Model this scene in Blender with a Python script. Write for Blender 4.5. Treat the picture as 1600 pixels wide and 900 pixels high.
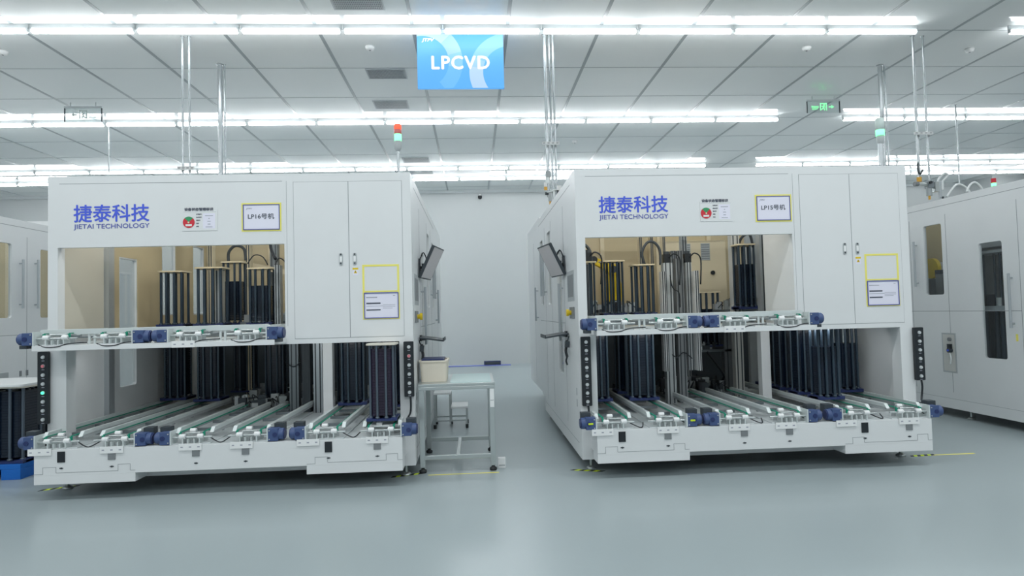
import bpy, bmesh, math, random
from mathutils import Vector, Matrix

random.seed(7)
SC = bpy.context.scene
COL = SC.collection
for o in list(bpy.data.objects):
    bpy.data.objects.remove(o)

# ------------------------------------------------------------------ camera
F_PX = 996.87
yaw, pitch, roll = math.radians(-3.4599), math.radians(2.1203), math.radians(1.464)
fw = Vector((-math.sin(yaw) * math.cos(pitch), math.cos(yaw) * math.cos(pitch), math.sin(pitch)))
rt = Vector((math.cos(yaw), math.sin(yaw), 0))
up = rt.cross(fw)
R_ = rt * math.cos(roll) - up * math.sin(roll)
U_ = rt * math.sin(roll) + up * math.cos(roll)
cam = bpy.data.cameras.new('camera')
cam.sensor_fit = 'HORIZONTAL'
cam.sensor_width = 36
cam.lens = F_PX / 1600 * 36
cam.clip_end = 200
camo = bpy.data.objects.new('camera', cam)
COL.objects.link(camo)
m = Matrix.Identity(4)
for i in range(3):
    m[i][0], m[i][1], m[i][2] = R_[i], U_[i], -fw[i]
m[0][3], m[1][3], m[2][3] = 0, 0, 1.5
camo.matrix_world = m
SC.camera = camo

# ------------------------------------------------------------------ light and exposure
LAMP = 15.5                         # emission of the ceiling tubes
LAMP_COL = (0.965, 0.985, 0.995)
w = bpy.data.worlds.new('world')
SC.world = w
w.use_nodes = True
w.node_tree.nodes['Background'].inputs[0].default_value = (0.8, 0.9, 1, 1)
w.node_tree.nodes['Background'].inputs[1].default_value = 0.3
SC.view_settings.view_transform = 'Standard'
SC.view_settings.look = 'None'
SC.view_settings.gamma = 1
SC.view_settings.use_curve_mapping = False
SC.view_settings.exposure = 0.48
SC.cycles.max_bounces = 7
SC.cycles.diffuse_bounces = 4
SC.cycles.glossy_bounces = 4
SC.cycles.use_denoising = True
SC.cycles.sample_clamp_indirect = 6
# the tube rows over the aisle behind the photographer
for i, y in enumerate((4.02, 0.26, -3.5)):
    l = bpy.data.lights.new('row_lamp', 'AREA')
    l.shape = 'RECTANGLE'
    l.size, l.size_y = 22, 0.09
    l.energy = LAMP * 22 * 0.09 * math.pi * 2.3
    l.color = LAMP_COL
    o = bpy.data.objects.new('row_lamp', l)
    o.location = (0.5, y, 4.96)
    COL.objects.link(o)

# ------------------------------------------------------------------ materials
def lin(c):
    c = c / 255
    return c / 12.92 if c <= 0.04045 else ((c + 0.055) / 1.055) ** 2.4
def rgb(r, g, b):
    return (lin(r), lin(g), lin(b), 1)
def mat(name, col, rough=0.5, metal=0.0, emit=0, spec=0.5, noise=0.03, nscale=3.0, alpha=1, trans=0, ecol=None):
    m = bpy.data.materials.new(name)
    m.use_nodes = True
    nt = m.node_tree
    b = nt.nodes['Principled BSDF']
    b.inputs['Base Color'].default_value = col
    b.inputs['Roughness'].default_value = rough
    b.inputs['Metallic'].default_value = metal
    b.inputs['Specular IOR Level'].default_value = spec
    if emit:
        b.inputs['Emission Color'].default_value = ecol or col
        b.inputs['Emission Strength'].default_value = emit
    if trans:
        b.inputs['Transmission Weight'].default_value = trans
    if alpha < 1:
        b.inputs['Alpha'].default_value = alpha
    if noise and not emit:
        tc = nt.nodes.new('ShaderNodeTexCoord')
        n = nt.nodes.new('ShaderNodeTexNoise')
        n.inputs['Scale'].default_value = nscale
        n.inputs['Detail'].default_value = 3
        mx = nt.nodes.new('ShaderNodeMix')
        mx.data_type = 'RGBA'
        k = 1 - noise * 2
        mx.inputs[6].default_value = (col[0] * k, col[1] * k, col[2] * k, 1)
        mx.inputs[7].default_value = col
        nt.links.new(tc.outputs['Object'], n.inputs['Vector'])
        nt.links.new(n.outputs['Fac'], mx.inputs[0])
        nt.links.new(mx.outputs[2], b.inputs['Base Color'])
    return m
M = {}
M['white'] = mat('white_powder_coat', rgb(226, 229, 230), 0.38)
M['white2'] = mat('white_plastic', rgb(238, 240, 240), 0.35)
M['seam'] = mat('panel_gap', rgb(146, 152, 156), 0.7)
M['inner'] = mat('inner_lining', rgb(205, 206, 202), 0.35)
M['beige'] = mat('beige_lining', rgb(204, 200, 186), 0.4)
M['tan'] = mat('tan_panel', rgb(206, 190, 154), 0.3)
M['cream'] = mat('cream_panel', rgb(228, 214, 182), 0.4)
M['alu'] = mat('brushed_aluminium', rgb(190, 196, 200), 0.35, 0.55)
M['alud'] = mat('grey_aluminium', rgb(128, 136, 140), 0.4, 0.5)
M['rail'] = mat('pale_rail', rgb(212, 220, 220), 0.35, 0.15)
M['deck'] = mat('grey_deck', rgb(204, 210, 212), 0.45)
M['grey'] = mat('mid_grey', rgb(128, 133, 136), 0.5)
M['lgrey'] = mat('light_grey', rgb(176, 182, 184), 0.5)
M['black'] = mat('black_plastic', rgb(30, 36, 42), 0.45)
M['dark'] = mat('dark_grey', rgb(58, 66, 72), 0.5)
M['blue'] = mat('motor_blue', rgb(66, 86, 130), 0.45)
M['navy'] = mat('navy_plastic', rgb(38, 52, 100), 0.4)
M['green'] = mat('green_belt', rgb(0, 140, 112), 0.6)
M['rod'] = mat('graphite_rod', rgb(50, 66, 80), 0.35, 0.1)  # lightened and blued, the veil of haze is put into this colour
M['rodm'] = mat('slate_rod', rgb(66, 82, 94), 0.35, 0.1)
M['rodg'] = mat('grey_rod', rgb(84, 96, 108), 0.35, 0.2)
M['wafer'] = mat('navy_wafers', rgb(15, 28, 46), 0.22, 0.0, noise=0.1, nscale=30)
M['waferp'] = mat('plum_wafers', rgb(38, 27, 50), 0.25, 0.0, noise=0.1, nscale=30)
M['plate'] = mat('pale_plate', rgb(222, 218, 204), 0.4)
M['yellow'] = mat('yellow_paint', rgb(232, 200, 20), 0.5)
M['tape'] = mat('yellow_tape', rgb(244, 236, 120), 0.6)
M['limetag'] = mat('lime_tag', rgb(210, 235, 40), 0.6)
M['ink'] = mat('blue_ink', rgb(74, 98, 222), 0.5)
M['inkd'] = mat('navy_ink', rgb(84, 94, 178), 0.5)
M['text'] = mat('grey_ink', rgb(86, 92, 106), 0.6)
M['textl'] = mat('pale_ink', rgb(164, 168, 180), 0.6)
M['paper'] = mat('paper', rgb(232, 232, 246), 0.5)
M['frame'] = mat('slate_frame', rgb(98, 104, 172), 0.5)
M['red'] = mat('red_disc', rgb(208, 44, 60), 0.5)
M['greend'] = mat('green_disc', rgb(56, 150, 100), 0.5)
M['steel'] = mat('stainless', rgb(196, 202, 202), 0.28, 0.75)
M['pipe'] = mat('polished_pipe', rgb(196, 202, 205), 0.25, 0.6)
M['bin'] = mat('cream_bin', rgb(228, 220, 204), 0.45)
M['tabletop'] = mat('pale_green_mat', rgb(190, 214, 214), 0.4)
M['pallet'] = mat('blue_pallet', rgb(18, 108, 200), 0.5)
M['screen'] = mat('monitor_glass', rgb(212, 207, 209), 0.25)
M['lamp'] = mat('tube_glow', (LAMP_COL[0], LAMP_COL[1], LAMP_COL[2], 1), emit=LAMP)
M['lampback'] = mat('tube_back_glow', (LAMP_COL[0], LAMP_COL[1], LAMP_COL[2], 1), emit=LAMP * .4)
M['house'] = mat('lamp_housing', rgb(214, 220, 222), 0.4)
M['hose'] = mat('white_hose', rgb(240, 244, 244), 0.35)
M['brass'] = mat('amber_cap', rgb(226, 170, 60), 0.45)
M['lampred'] = mat('red_beacon', rgb(230, 70, 60), emit=1.0, ecol=rgb(255, 90, 60))
M['lampredoff'] = mat('red_beacon_lens', rgb(220, 120, 118), 0.3)
M['lampgreen'] = mat('green_beacon', rgb(120, 255, 170), emit=1.15, ecol=rgb(130, 255, 175))
M['beacon'] = mat('beacon_lens', rgb(212, 226, 222), 0.3)
M['ledgreen'] = mat('green_led', rgb(60, 255, 170), emit=1.0, ecol=rgb(90, 255, 190))
M['button'] = mat('steel_button', rgb(216, 220, 222), 0.3, 0.3)
M['buttonr'] = mat('red_button', rgb(226, 130, 140), 0.3)
M['exitgreen'] = mat('exit_glow', rgb(120, 255, 160), emit=0.85, ecol=rgb(130, 250, 165))
M['exitoff'] = mat('exit_unlit', rgb(214, 226, 222), 0.5)
M['violet'] = mat('violet_strip', rgb(120, 130, 200), 0.5)
M['vent'] = mat('vent_grey', rgb(186, 192, 196), 0.5)
M['ventd'] = mat('vent_dark', rgb(120, 128, 132), 0.6)
M['rubber'] = mat('rubber_foot', rgb(40, 44, 46), 0.6)
def glass(name, col, alpha):
    m = bpy.data.materials.new(name)
    m.use_nodes = True
    nt = m.node_tree
    nt.nodes.clear()
    out = nt.nodes.new('ShaderNodeOutputMaterial')
    tr = nt.nodes.new('ShaderNodeBsdfTransparent')
    tr.inputs[0].default_value = col
    gl = nt.nodes.new('ShaderNodeBsdfGlossy')
    gl.inputs['Roughness'].default_value = 0.02
    lw = nt.nodes.new('ShaderNodeLayerWeight')
    lw.inputs[0].default_value = 0.5
    pw = nt.nodes.new('ShaderNodeMath')
    pw.operation = 'POWER'
    pw.inputs[1].default_value = 4
    ma = nt.nodes.new('ShaderNodeMath')
    ma.operation = 'MULTIPLY_ADD'
    ma.inputs[1].default_value = 0.8
    ma.inputs[2].default_value = 0.03
    mx = nt.nodes.new('ShaderNodeMixShader')
    nt.links.new(lw.outputs['Facing'], pw.inputs[0])
    nt.links.new(pw.outputs[0], ma.inputs[0])
    nt.links.new(ma.outputs[0], mx.inputs[0])
    nt.links.new(tr.outputs[0], mx.inputs[1])
    nt.links.new(gl.outputs[0], mx.inputs[2])
    nt.links.new(mx.outputs[0], out.inputs[0])
    return m
M['glass'] = glass('clear_pane', (0.86, 0.88, 0.88, 1), 0.2)
M['exitglass'] = glass('exit_acrylic', (0.9, 0.93, 0.93, 1), 0.2)
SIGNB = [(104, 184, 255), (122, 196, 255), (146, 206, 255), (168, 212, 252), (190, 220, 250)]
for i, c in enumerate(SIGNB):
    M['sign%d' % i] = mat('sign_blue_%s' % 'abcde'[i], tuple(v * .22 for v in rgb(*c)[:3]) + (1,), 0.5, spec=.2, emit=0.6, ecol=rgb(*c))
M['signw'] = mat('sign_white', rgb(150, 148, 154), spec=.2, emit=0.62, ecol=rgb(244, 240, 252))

# ceiling: satin enamelled panels, joints are geometry
m = mat('ceiling_panel', rgb(244, 248, 248), 0.08, spec=0.4, noise=0.02, nscale=0.6)
nt = m.node_tree
tc = nt.nodes.new('ShaderNodeTexCoord')
nz = nt.nodes.new('ShaderNodeTexNoise')
nz.inputs['Scale'].default_value = 0.7
bp = nt.nodes.new('ShaderNodeBump')
bp.inputs['Strength'].default_value = 0.004
bp.inputs['Distance'].default_value = 0.05
nt.links.new(tc.outputs['Object'], nz.inputs['Vector'])
nt.links.new(nz.outputs['Fac'], bp.inputs['Height'])
nt.links.new(bp.outputs[0], nt.nodes['Principled BSDF'].inputs['Normal'])
dv = nt.nodes.new('ShaderNodeVectorMath')
dv.operation = 'MULTIPLY_ADD'
dv.inputs[1].default_value = (1 / 2.353, 1 / 3.76, 0)
dv.inputs[2].default_value = (-.4987 / 2.353, -.07, 0)
fl = nt.nodes.new('ShaderNodeVectorMath')
fl.operation = 'FLOOR'
wn = nt.nodes.new('ShaderNodeTexWhiteNoise')
rp = nt.nodes.new('ShaderNodeMapRange')
rp.interpolation_type = 'SMOOTHSTEP'
rp.inputs[1].default_value = 0.40
rp.inputs[2].default_value = 0.50
rp.inputs[3].default_value = 0.42
rp.inputs[4].default_value = 0.025
nt.links.new(tc.outputs['Object'], dv.inputs[0])
nt.links.new(dv.outputs[0], fl.inputs[0])
nt.links.new(fl.outputs[0], wn.inputs['Vector'])
nt.links.new(wn.outputs['Value'], rp.inputs[0])
nt.links.new(rp.outputs[0], nt.nodes['Principled BSDF'].inputs['Roughness'])
rs = nt.nodes.new('ShaderNodeMapRange')
rs.inputs[1].default_value = 0.40
rs.inputs[2].default_value = 0.50
rs.inputs[3].default_value = 0.04
rs.inputs[4].default_value = 0.36
nt.links.new(wn.outputs['Value'], rs.inputs[0])
nt.links.new(rs.outputs[0], nt.nodes['Principled BSDF'].inputs['Specular IOR Level'])
M['ceil'] = m
M['joint'] = mat('ceiling_joint', rgb(158, 166, 170), 0.3)
M['jointw'] = mat('ceiling_batten', rgb(206, 212, 214), 0.25)
m = mat('floor_epoxy', rgb(160, 172, 175), 0.28, spec=0.5, noise=0.03, nscale=0.8)
M['floor'] = m
M['wall'] = mat('wall_panel', rgb(194, 199, 200), 0.4, noise=0.01)

# ------------------------------------------------------------------ mesh builder
class MB:
    def __init__(self):
        self.v, self.f, self.m, self.s = [], [], [], []
        self.mats = []
    def mi(self, k):
        if k not in self.mats:
            self.mats.append(k)
        return self.mats.index(k)
    def add(self, vs, fs, k, smooth=False):
        b = len(self.v)
        self.v += [tuple(p) for p in vs]
        i = self.mi(k)
        for f in fs:
            self.f.append([b + j for j in f])
            self.m.append(i)
            self.s.append(smooth)
        return self
    def box(self, x0, x1, y0, y1, z0, z1, k):
        vs = [(x, y, z) for x in (x0, x1) for y in (y0, y1) for z in (z0, z1)]
        return self.add(vs, [(0, 1, 3, 2), (4, 6, 7, 5), (0, 4, 5, 1), (2, 3, 7, 6), (0, 2, 6, 4), (1, 5, 7, 3)], k)
    def cyl(self, p, q, r, k, n=14, r2=None, cap=True):
        p, q = Vector(p), Vector(q)
        r2 = r if r2 is None else r2
        d = (q - p).normalized()
        a = d.orthogonal().normalized()
        b = d.cross(a)
        vs = []
        for c, rr in ((p, r), (q, r2)):
            for i in range(n):
                t = 2 * math.pi * i / n
                vs.append(c + a * (rr * math.cos(t)) + b * (rr * math.sin(t)))
        self.add(vs, [(i, (i + 1) % n, n + (i + 1) % n, n + i) for i in range(n)], k, True)
        if cap:
            self.add(vs[:n], [tuple(range(n))[::-1]], k)
            self.add(vs[n:], [tuple(range(n))], k)
        return self
    def lathe(self, c, prof, k, n=16):
        vs, fs = [], []
        for r, z in prof:
            for i in range(n):
                t = 2 * math.pi * i / n
                vs.append((c[0] + r * math.cos(t), c[1] + r * math.sin(t), c[2] + z))
        for j in range(len(prof) - 1):
            for i in range(n):
                fs.append((j * n + i, j * n + (i + 1) % n, (j + 1) * n + (i + 1) % n, (j + 1) * n + i))
        fs.append(tuple(range(n))[::-1])
        fs.append(tuple(range((len(prof) - 1) * n, len(prof) * n)))
        return self.add(vs, fs, k, True)
    def prism(self, pts, ax, a, b, k):
        n = len(pts)
        def P(u, v, t):
            return {'x': (t, u, v), 'y': (u, t, v), 'z': (u, v, t)}[ax]
        vs = [P(u, v, a) for u, v in pts] + [P(u, v, b) for u, v in pts]
        fs = [(i, (i + 1) % n, n + (i + 1) % n, n + i) for i in range(n)]
        fs += [tuple(range(n))[::-1], tuple(range(n, 2 * n))]
        return self.add(vs, fs, k)
    def tube(self, pts, r, k, n=8):
        pts = [Vector(p) for p in pts]
        if len(pts) > 2:                       # smooth with Catmull-Rom
            q = []
            for i in range(len(pts) - 1):
                p0, p1, p2, p3 = pts[max(i - 1, 0)], pts[i], pts[i + 1], pts[min(i + 2, len(pts) - 1)]
                for s in range(5):
                    t = s / 5
                    q.append(0.5 * ((2 * p1) + (p2 - p0) * t + (2 * p0 - 5 * p1 + 4 * p2 - p3) * t * t + (3 * p1 - p0 - 3 * p2 + p3) * t ** 3))
            q.append(pts[-1])
            pts = q
        vs, a = [], None
        for i, p in enumerate(pts):
            d = (pts[min(i + 1, len(pts) - 1)] - pts[max(i - 1, 0)]).normalized()
            a = d.orthogonal().normalized() if a is None else (a - d * a.dot(d)).normalized()
            b = d.cross(a)
            for j in range(n):
                t = 2 * math.pi * j / n
                vs.append(p + a * (r * math.cos(t)) + b * (r * math.sin(t)))
        fs = []
        for i in range(len(pts) - 1):
            for j in range(n):
                fs.append((i * n + j, i * n + (j + 1) % n, (i + 1) * n + (j + 1) % n, (i + 1) * n + j))
        fs += [tuple(range(n))[::-1], tuple(range((len(pts) - 1) * n, len(pts) * n))]
        return self.add(vs, fs, k, True)
    def curve2d(self, me, fn, k):
        return self.add([fn(v.co.x, v.co.y, v.co.z) for v in me.vertices], [tuple(p.vertices) for p in me.polygons], k)
    def mesh(self, name):
        me = bpy.data.meshes.new(name)
        me.from_pydata(self.v, [], self.f)
        for k in self.mats:
            me.materials.append(M[k])
        me.polygons.foreach_set('material_index', self.m)
        me.polygons.foreach_set('use_smooth', self.s)
        me.update()
        bm = bmesh.new()
        bm.from_mesh(me)
        bmesh.ops.recalc_face_normals(bm, faces=bm.faces)
        bm.to_mesh(me)
        bm.free()
        return me
    def build(self, name, parent=None, bevel=0, loc=None):
        o = bpy.data.objects.new(name, self.mesh(name))
        COL.objects.link(o)
        if parent:
            o.parent = parent
        if loc:
            o.location = loc
        if bevel:
            b = o.modifiers.new('edge', 'BEVEL')
            b.width = bevel
            b.segments = 2
            b.limit_method = 'ANGLE'
        return o

def tag(o, label=None, cat=None, group=None, kind=None):
    for k, v in (('label', label), ('category', cat), ('group', group), ('kind', kind)):
        if v:
            o[k] = v
    return o
def thing(name, loc, label, cat, group=None):
    o = bpy.data.objects.new(name, None)
    o.empty_display_size = 0.1
    o.location = loc
    COL.objects.link(o)
    return tag(o, label, cat, group)
def link_copy(src, parent, loc=None):
    c = src.copy()
    COL.objects.link(c)
    c.parent = parent
    if loc is not None:
        c.location = loc
    return c
def copy_tree(o, parent=None):
    c = o.copy()
    COL.objects.link(c)
    c.parent = parent
    for ch in list(o.children):
        copy_tree(ch, c)
    return c

_dg = None
def curve_mesh(cu):
    o = bpy.data.objects.new('tmp', cu)
    COL.objects.link(o)
    bpy.context.view_layer.update()
    dg = bpy.context.evaluated_depsgraph_get()
    me = bpy.data.meshes.new_from_object(o.evaluated_get(dg))
    bpy.data.objects.remove(o)
    return me
def text(body, w=None, h=None, bold=0.0, shear=0, spacing=1.0, extr=0.02):
    """text mesh normalised so its lower left is the origin and its width/height are w/h"""
    cu = bpy.data.curves.new('txt', 'FONT')
    cu.body = body
    cu.offset = bold
    cu.shear = shear
    cu.space_character = spacing
    cu.resolution_u = 3
    me = curve_mesh(cu)
    bpy.data.curves.remove(cu)
    xs = [v.co.x for v in me.vertices]
    ys = [v.co.y for v in me.vertices]
    x0, x1, y0, y1 = min(xs), max(xs), min(ys), max(ys)
    sy = (h / (y1 - y0)) if h else w / (x1 - x0)
    sx = (w / (x1 - x0)) if w else sy
    for v in me.vertices:
        v.co.x = (v.co.x - x0) * sx
        v.co.y = (v.co.y - y0) * sy
    return me
def put_text(mb, body, w, h, fn, key, b=0.0, shear=0, spacing=1.0):
    """fn maps (u, v, d) with d growing towards the viewer; b thickens the strokes"""
    me = text(body, w, h, 0, shear, spacing)
    offs = ((0, 0), (b, 0), (-b, 0), (0, b), (0, -b)) if b else ((0, 0),)
    for i, (du, dv) in enumerate(offs):
        mb.curve2d(me, lambda u, v, t, i=i, du=du, dv=dv: fn(u + du, v + dv, .00015 * i), key)
    return mb
def plate(outer, holes, depth):
    """flat plate with holes; outline lists of (u,v); thickness along w centred on 0"""
    cu = bpy.data.curves.new('pl', 'CURVE')
    cu.dimensions = '2D'
    cu.fill_mode = 'BOTH'
    cu.extrude = depth / 2
    for pts in [outer] + holes:
        s = cu.splines.new('POLY')
        s.points.add(len(pts) - 1)
        for p, (a, b) in zip(s.points, pts):
            p.co = (a, b, 0, 1)
        s.use_cyclic_u = True
    me = curve_mesh(cu)
    bpy.data.curves.remove(cu)
    return me
def rrect(x0, x1, y0, y1, r, n=5):
    pts = []
    for cx, cy, a in ((x1 - r, y1 - r, 0), (x0 + r, y1 - r, 90), (x0 + r, y0 + r, 180), (x1 - r, y0 + r, 270)):
        for i in range(n + 1):
            t = math.radians(a + 90 * i / n)
            pts.append((cx + r * math.cos(t), cy + r * math.sin(t)))
    return pts
def rect(x0, x1, y0, y1):
    return [(x0, y0), (x1, y0), (x1, y1), (x0, y1)]

# ------------------------------------------------------------------ the room
CZ = 5.06
XL_, XR_, YB, YF = -16.0, 16.5, 18.46, -7.0
b = MB().box(XL_, XR_, YF, YB, -0.1, 0, 'floor')
tag(b.build('floor'), kind='structure')
b = MB().box(XL_, XR_, YF, YB, CZ, CZ + 0.1, 'ceil')
x = 0.4987 - 1.1765 * 14
while x < XR_:
    b.box(x - 0.022, x + 0.022, YF, YB, CZ - 0.004, CZ + 0.01, 'joint')
    x += 1.1765
y = 7.78 - 1.2533 * 11
while y < YB:
    b.box(XL_, XR_, y + 0.13, y + 0.142, CZ - 0.003, CZ + 0.01, 'joint')
    y += 1.2533
tag(b.build('ceiling'), kind='structure')
b = MB().box(XL_, XR_, YB, YB + 0.1, 0, CZ, 'wall')
tag(b.build('wall_back'), kind='structure')
tag(MB().box(XL_ - 0.1, XL_, YF, YB, 0, CZ, 'wall').build('wall_left'), kind='structure')
tag(MB().box(XR_, XR_ + 0.1, YF, YB, 0, CZ, 'wall').build('wall_right'), kind='structure')
tag(MB().box(XL_, XR_, YF - 0.1, YF, 0, CZ, 'wall').build('wall_front'), kind='structure')
tag(MB().box(XL_, XR_, YB - 0.03, YB, CZ - 0.09, CZ, 'jointw').build('trim_1'), kind='structure')
# a boxed-in pier of wall at the far right corner
tag(MB().box(15.0, XR_, 17.4, YB, 0, CZ, 'wall').build('wall_pier'), kind='structure')

# ------------------------------------------------------------------ wafer carriers
def rods_xy(w, d):
    return [(-w * .42, -d * .36), (-w * .16, -d * .46), (w * .16, -d * .46), (w * .42, -d * .36), (-w * .42, d * .36), (-w * .14, d * .46), (w * .14, d * .46), (w * .42, d * .36)]
def make_carrier(name, h, fill, wd=0.30, dp=0.27, top='plate', base='navy', rod='rod', wafer='wafer', rr=0.011):
    root = bpy.data.objects.new(name, None)
    COL.objects.link(root)
    me = plate(rrect(-wd / 2, wd / 2, -dp / 2, dp / 2, 0.05), [], 0.016)
    MB().curve2d(me, lambda u, v, t: (u, v, h - 0.008 + t), top).build('top_plate', root, 0.002)
    bb = MB().curve2d(plate(rrect(-wd / 2, wd / 2, -dp / 2, dp / 2, 0.04), [], 0.022), lambda u, v, t: (u, v, 0.011 + t), base)
    bb.box(-wd * .5, -wd * .3, -dp / 2 - .004, dp / 2 + .004, 0.0, 0.03, base).box(wd * .3, wd * .5, -dp / 2 - .004, dp / 2 + .004, 0.0, 0.03, base)
    bb.build('base_plate', root, 0.002)
    xy = rods_xy(wd * .9, dp * .9)
    r0 = MB().cyl((0, 0, 0.02), (0, 0, h - 0.01), rr, rod, 10).lathe((0, 0, 0.02), [(rr * 1.7, 0), (rr * 1.7, .02), (rr, .022)], rod, 10).build('rod', root)
    r0.location = (*xy[0], 0)
    for p in xy[1:]:
        link_copy(r0, root, (*p, 0))
    if fill:
        z1 = 0.05 + (h - 0.1) * fill
        s = MB()
        q = wd * .37
        pts = [(-q, -q * .8), (-q * .8, -q), (q * .8, -q), (q, -q * .8), (q, q * .8), (q * .8, q), (-q * .8, q), (-q, q * .8)]
        pts = [(u, v * dp / wd * 1.0) for u, v in pts]
        n = 24
        for i in range(n):
            za = 0.05 + (z1 - 0.05) * i / n
            zb = 0.05 + (z1 - 0.05) * (i + 0.93) / n
            k = 1 - 0.012 * (i % 2)
            s.prism([(u * k, v * k) for u, v in pts], 'z', za, zb, wafer)
        s.build('wafer_stack', root)
    return root
carr_full = make_carrier('wafer_carrier', 0.76, 1.0, rod='rodm')
carr_plum = make_carrier('wafer_carrier', 0.76, 1.0, wafer='waferp', rod='rodg', rr=0.012)
carr_plum['keep'] = 1
carr_empty = make_carrier('wafer_carrier', 0.64, 0, top='cream', rr=.015)
carr_part = make_carrier('wafer_carrier', 0.70, 0.72, top='cream', rr=.015)
used = set()
def place_carrier(proto, loc, label, group, rz=0, scale=None):
    if proto.name not in used:
        used.add(proto.name)
        o = proto
    else:
        o = copy_tree(proto)
    o.location = loc
    o.rotation_euler.z = rz
    if 'keep' in o:
        del o['keep']
    if scale:
        o.scale = scale
    tag(o, label, 'wafer carrier', group)
    return o

# ------------------------------------------------------------------ conveyor lane (part of a machine)
def conveyor(root, x, w, z, ln, side, y0, tagged=True, upper=False, tx=0.0, lime=False):
    """one belt lane; side -1/+1 says where its drive motor hangs"""
    c = MB()
    rw = 0.032
    for a in (0.0, w - rw):
        # rail bar with a nose that slopes to the front
        c.prism([(0.06, 0.085), (0.10, 0.128), (ln, 0.128), (ln, 0.095), (0.10, 0.095)], 'x', a, a + rw, 'rail')
        c.box(a + .008, a + rw - .008, 0.1, ln, 0.066, 0.097, 'lgrey')
    c.box(0.0, w, -.01, ln, 0.0, 0.008, 'deck')
    for f in (0.28, 0.42, 0.58, 0.72):
        c.box(w * f - .004, w * f + .004, -.02, 0.07, 0.0, 0.075 if f in (.28, .72) else .045, 'rail')
    c.box(w * .2, w * .8, 0.08, 0.1, 0.0, 0.055, 'lgrey')
    c.box(w * .3, w * .5, 0.02, 0.06, 0.008, 0.035, 'lgrey')
    yy = 0.35
    while yy < ln:
        c.box(0.03, w - .03, yy, yy + .03, 0.05, 0.075, 'alud')
        yy += 0.42
    p = c.build('conveyor', root, 0.0015)
    p.location = (x, y0, z)
    # drive shaft
    MB().cyl((-.012, .005, .058), (w + .012, .005, .058), .009, 'steel', 10).cyl((w * .3, .03, .088), (w * .7, .03, .088), .008, 'steel', 10).build('shaft', p)
    r0 = MB().cyl((-.024, 0, 0), (.024, 0, 0), .021, 'white2', 16).cyl((-.029, 0, 0), (.029, 0, 0), .012, 'alu', 12).build('roller', p)
    r0.location = (.085, .0, .066)
    link_copy(r0, p, (w - .085, .0, .066))
    link_copy(r0, p, (w * .42, .10, .098))
    # belts
    bt = 'green'
    q = MB().box(0, .016, .0, ln - .02, .0, .006, bt).box(0, .016, -.02, 0, -.045, .0, bt).build('belt', p)
    q.location = (.052, .02, .098)
    link_copy(q, p, (w - .068, .02, .098))
    # side plate and motor
    s = side
    ex = -.012 if s < 0 else w
    MB().box(ex, ex + .012, -.03, .1, 0.0, .118, 'rail').build('side_plate', p, .002)
    mo = MB()
    a = -.012 if s < 0 else w + .012
    mo.box(min(a, a + s * .085), max(a, a + s * .085), -.03, .065, .005, .110, 'blue')
    for zz in (.02, .095):
        for yv in (-.031,):
            mo.cyl((a + s * .012, yv, zz), (a + s * .012, yv - .004, zz), .006, 'alu', 8)
    mo.cyl((a + s * .085, .02, .058), (a + s * .125, .02, .058), .05, 'blue', 18)
    mo.cyl((a + s * .125, .02, .058), (a + s * .135, .02, .058), .042, 'navy', 18)
    mo.cyl((a + s * .06, -.03, .058), (a + s * .06, -.034, .058), .02, 'navy', 16)
    if not upper:
        mo.box(min(a + s * .03, a + s * .115), max(a + s * .03, a + s * .115), .05, .13, .07, .145, 'dark')
    else:
        mo.box(min(a + s * .05, a + s * .11), max(a + s * .05, a + s * .11), -.02, .06, -.022, .006, 'dark')
    if lime:
        mo.box(a + s * .045 - .022, a + s * .045 + .022, -.0355, -.03, .05, .066, 'limetag')
    mo.build('motor', p, .004)
    if tagged:
        ty = -.045 if not upper else -.036
        t = MB().box(tx, tx + .19, ty, ty + .006, -.045, .012, 'white2').box(tx + .01, tx + .18, ty + .006, .0, .004, .008, 'rail')
        for k in (.025, .095, .165):
            t.box(tx + k - .01, tx + k + .01, ty - .0006, ty, -.022, -.012, 'textl')
        t.build('tag_plate', p)
    cb = MB()
    if upper:
        pts = [(w * .1, -.02, .01), (w * .3, -.03, -.012), (w * .6, -.03, -.01), (w * .85, -.025, .012), (w + .1, -.015, .02)]
    else:
        pts = [(w * .9, .05, .05), (w + .05, .02, .01), (w + .09, .03, .006), (w + .12, .12, .03)]
    cb.tube(pts, .005, 'black', 6)
    cb.build('cable', p)
    return p

# ------------------------------------------------------------------ a processing machine
W, H = 3.25, 2.825
BACK = 3.35
DEPTH = 5.5
WIN = [(1.09, 1.43, .80, 2.18), (2.03, 2.36, 1.58, 2.51), (2.89, 3.22, 1.58, 2.49)]
HAND = [(.97, 1.17, 1.79), (2.50, 1.70, 2.32), (2.78, 1.70, 2.34), (3.85, 1.35, 1.86)]
LOWER = [(.09, .33, -1, 2.4), (.565, .33, 1, 2.4), (1.205, .32, -1, 1.65), (1.685, .32, 1, 1.65), (2.34, .32, -1, 2.2), (2.81, .34, 1, 2.2)]
UPPER = [(.115, .325, -1), (.59, .32, 1), (1.215, .325, -1), (1.70, .325, 1)]

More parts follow.
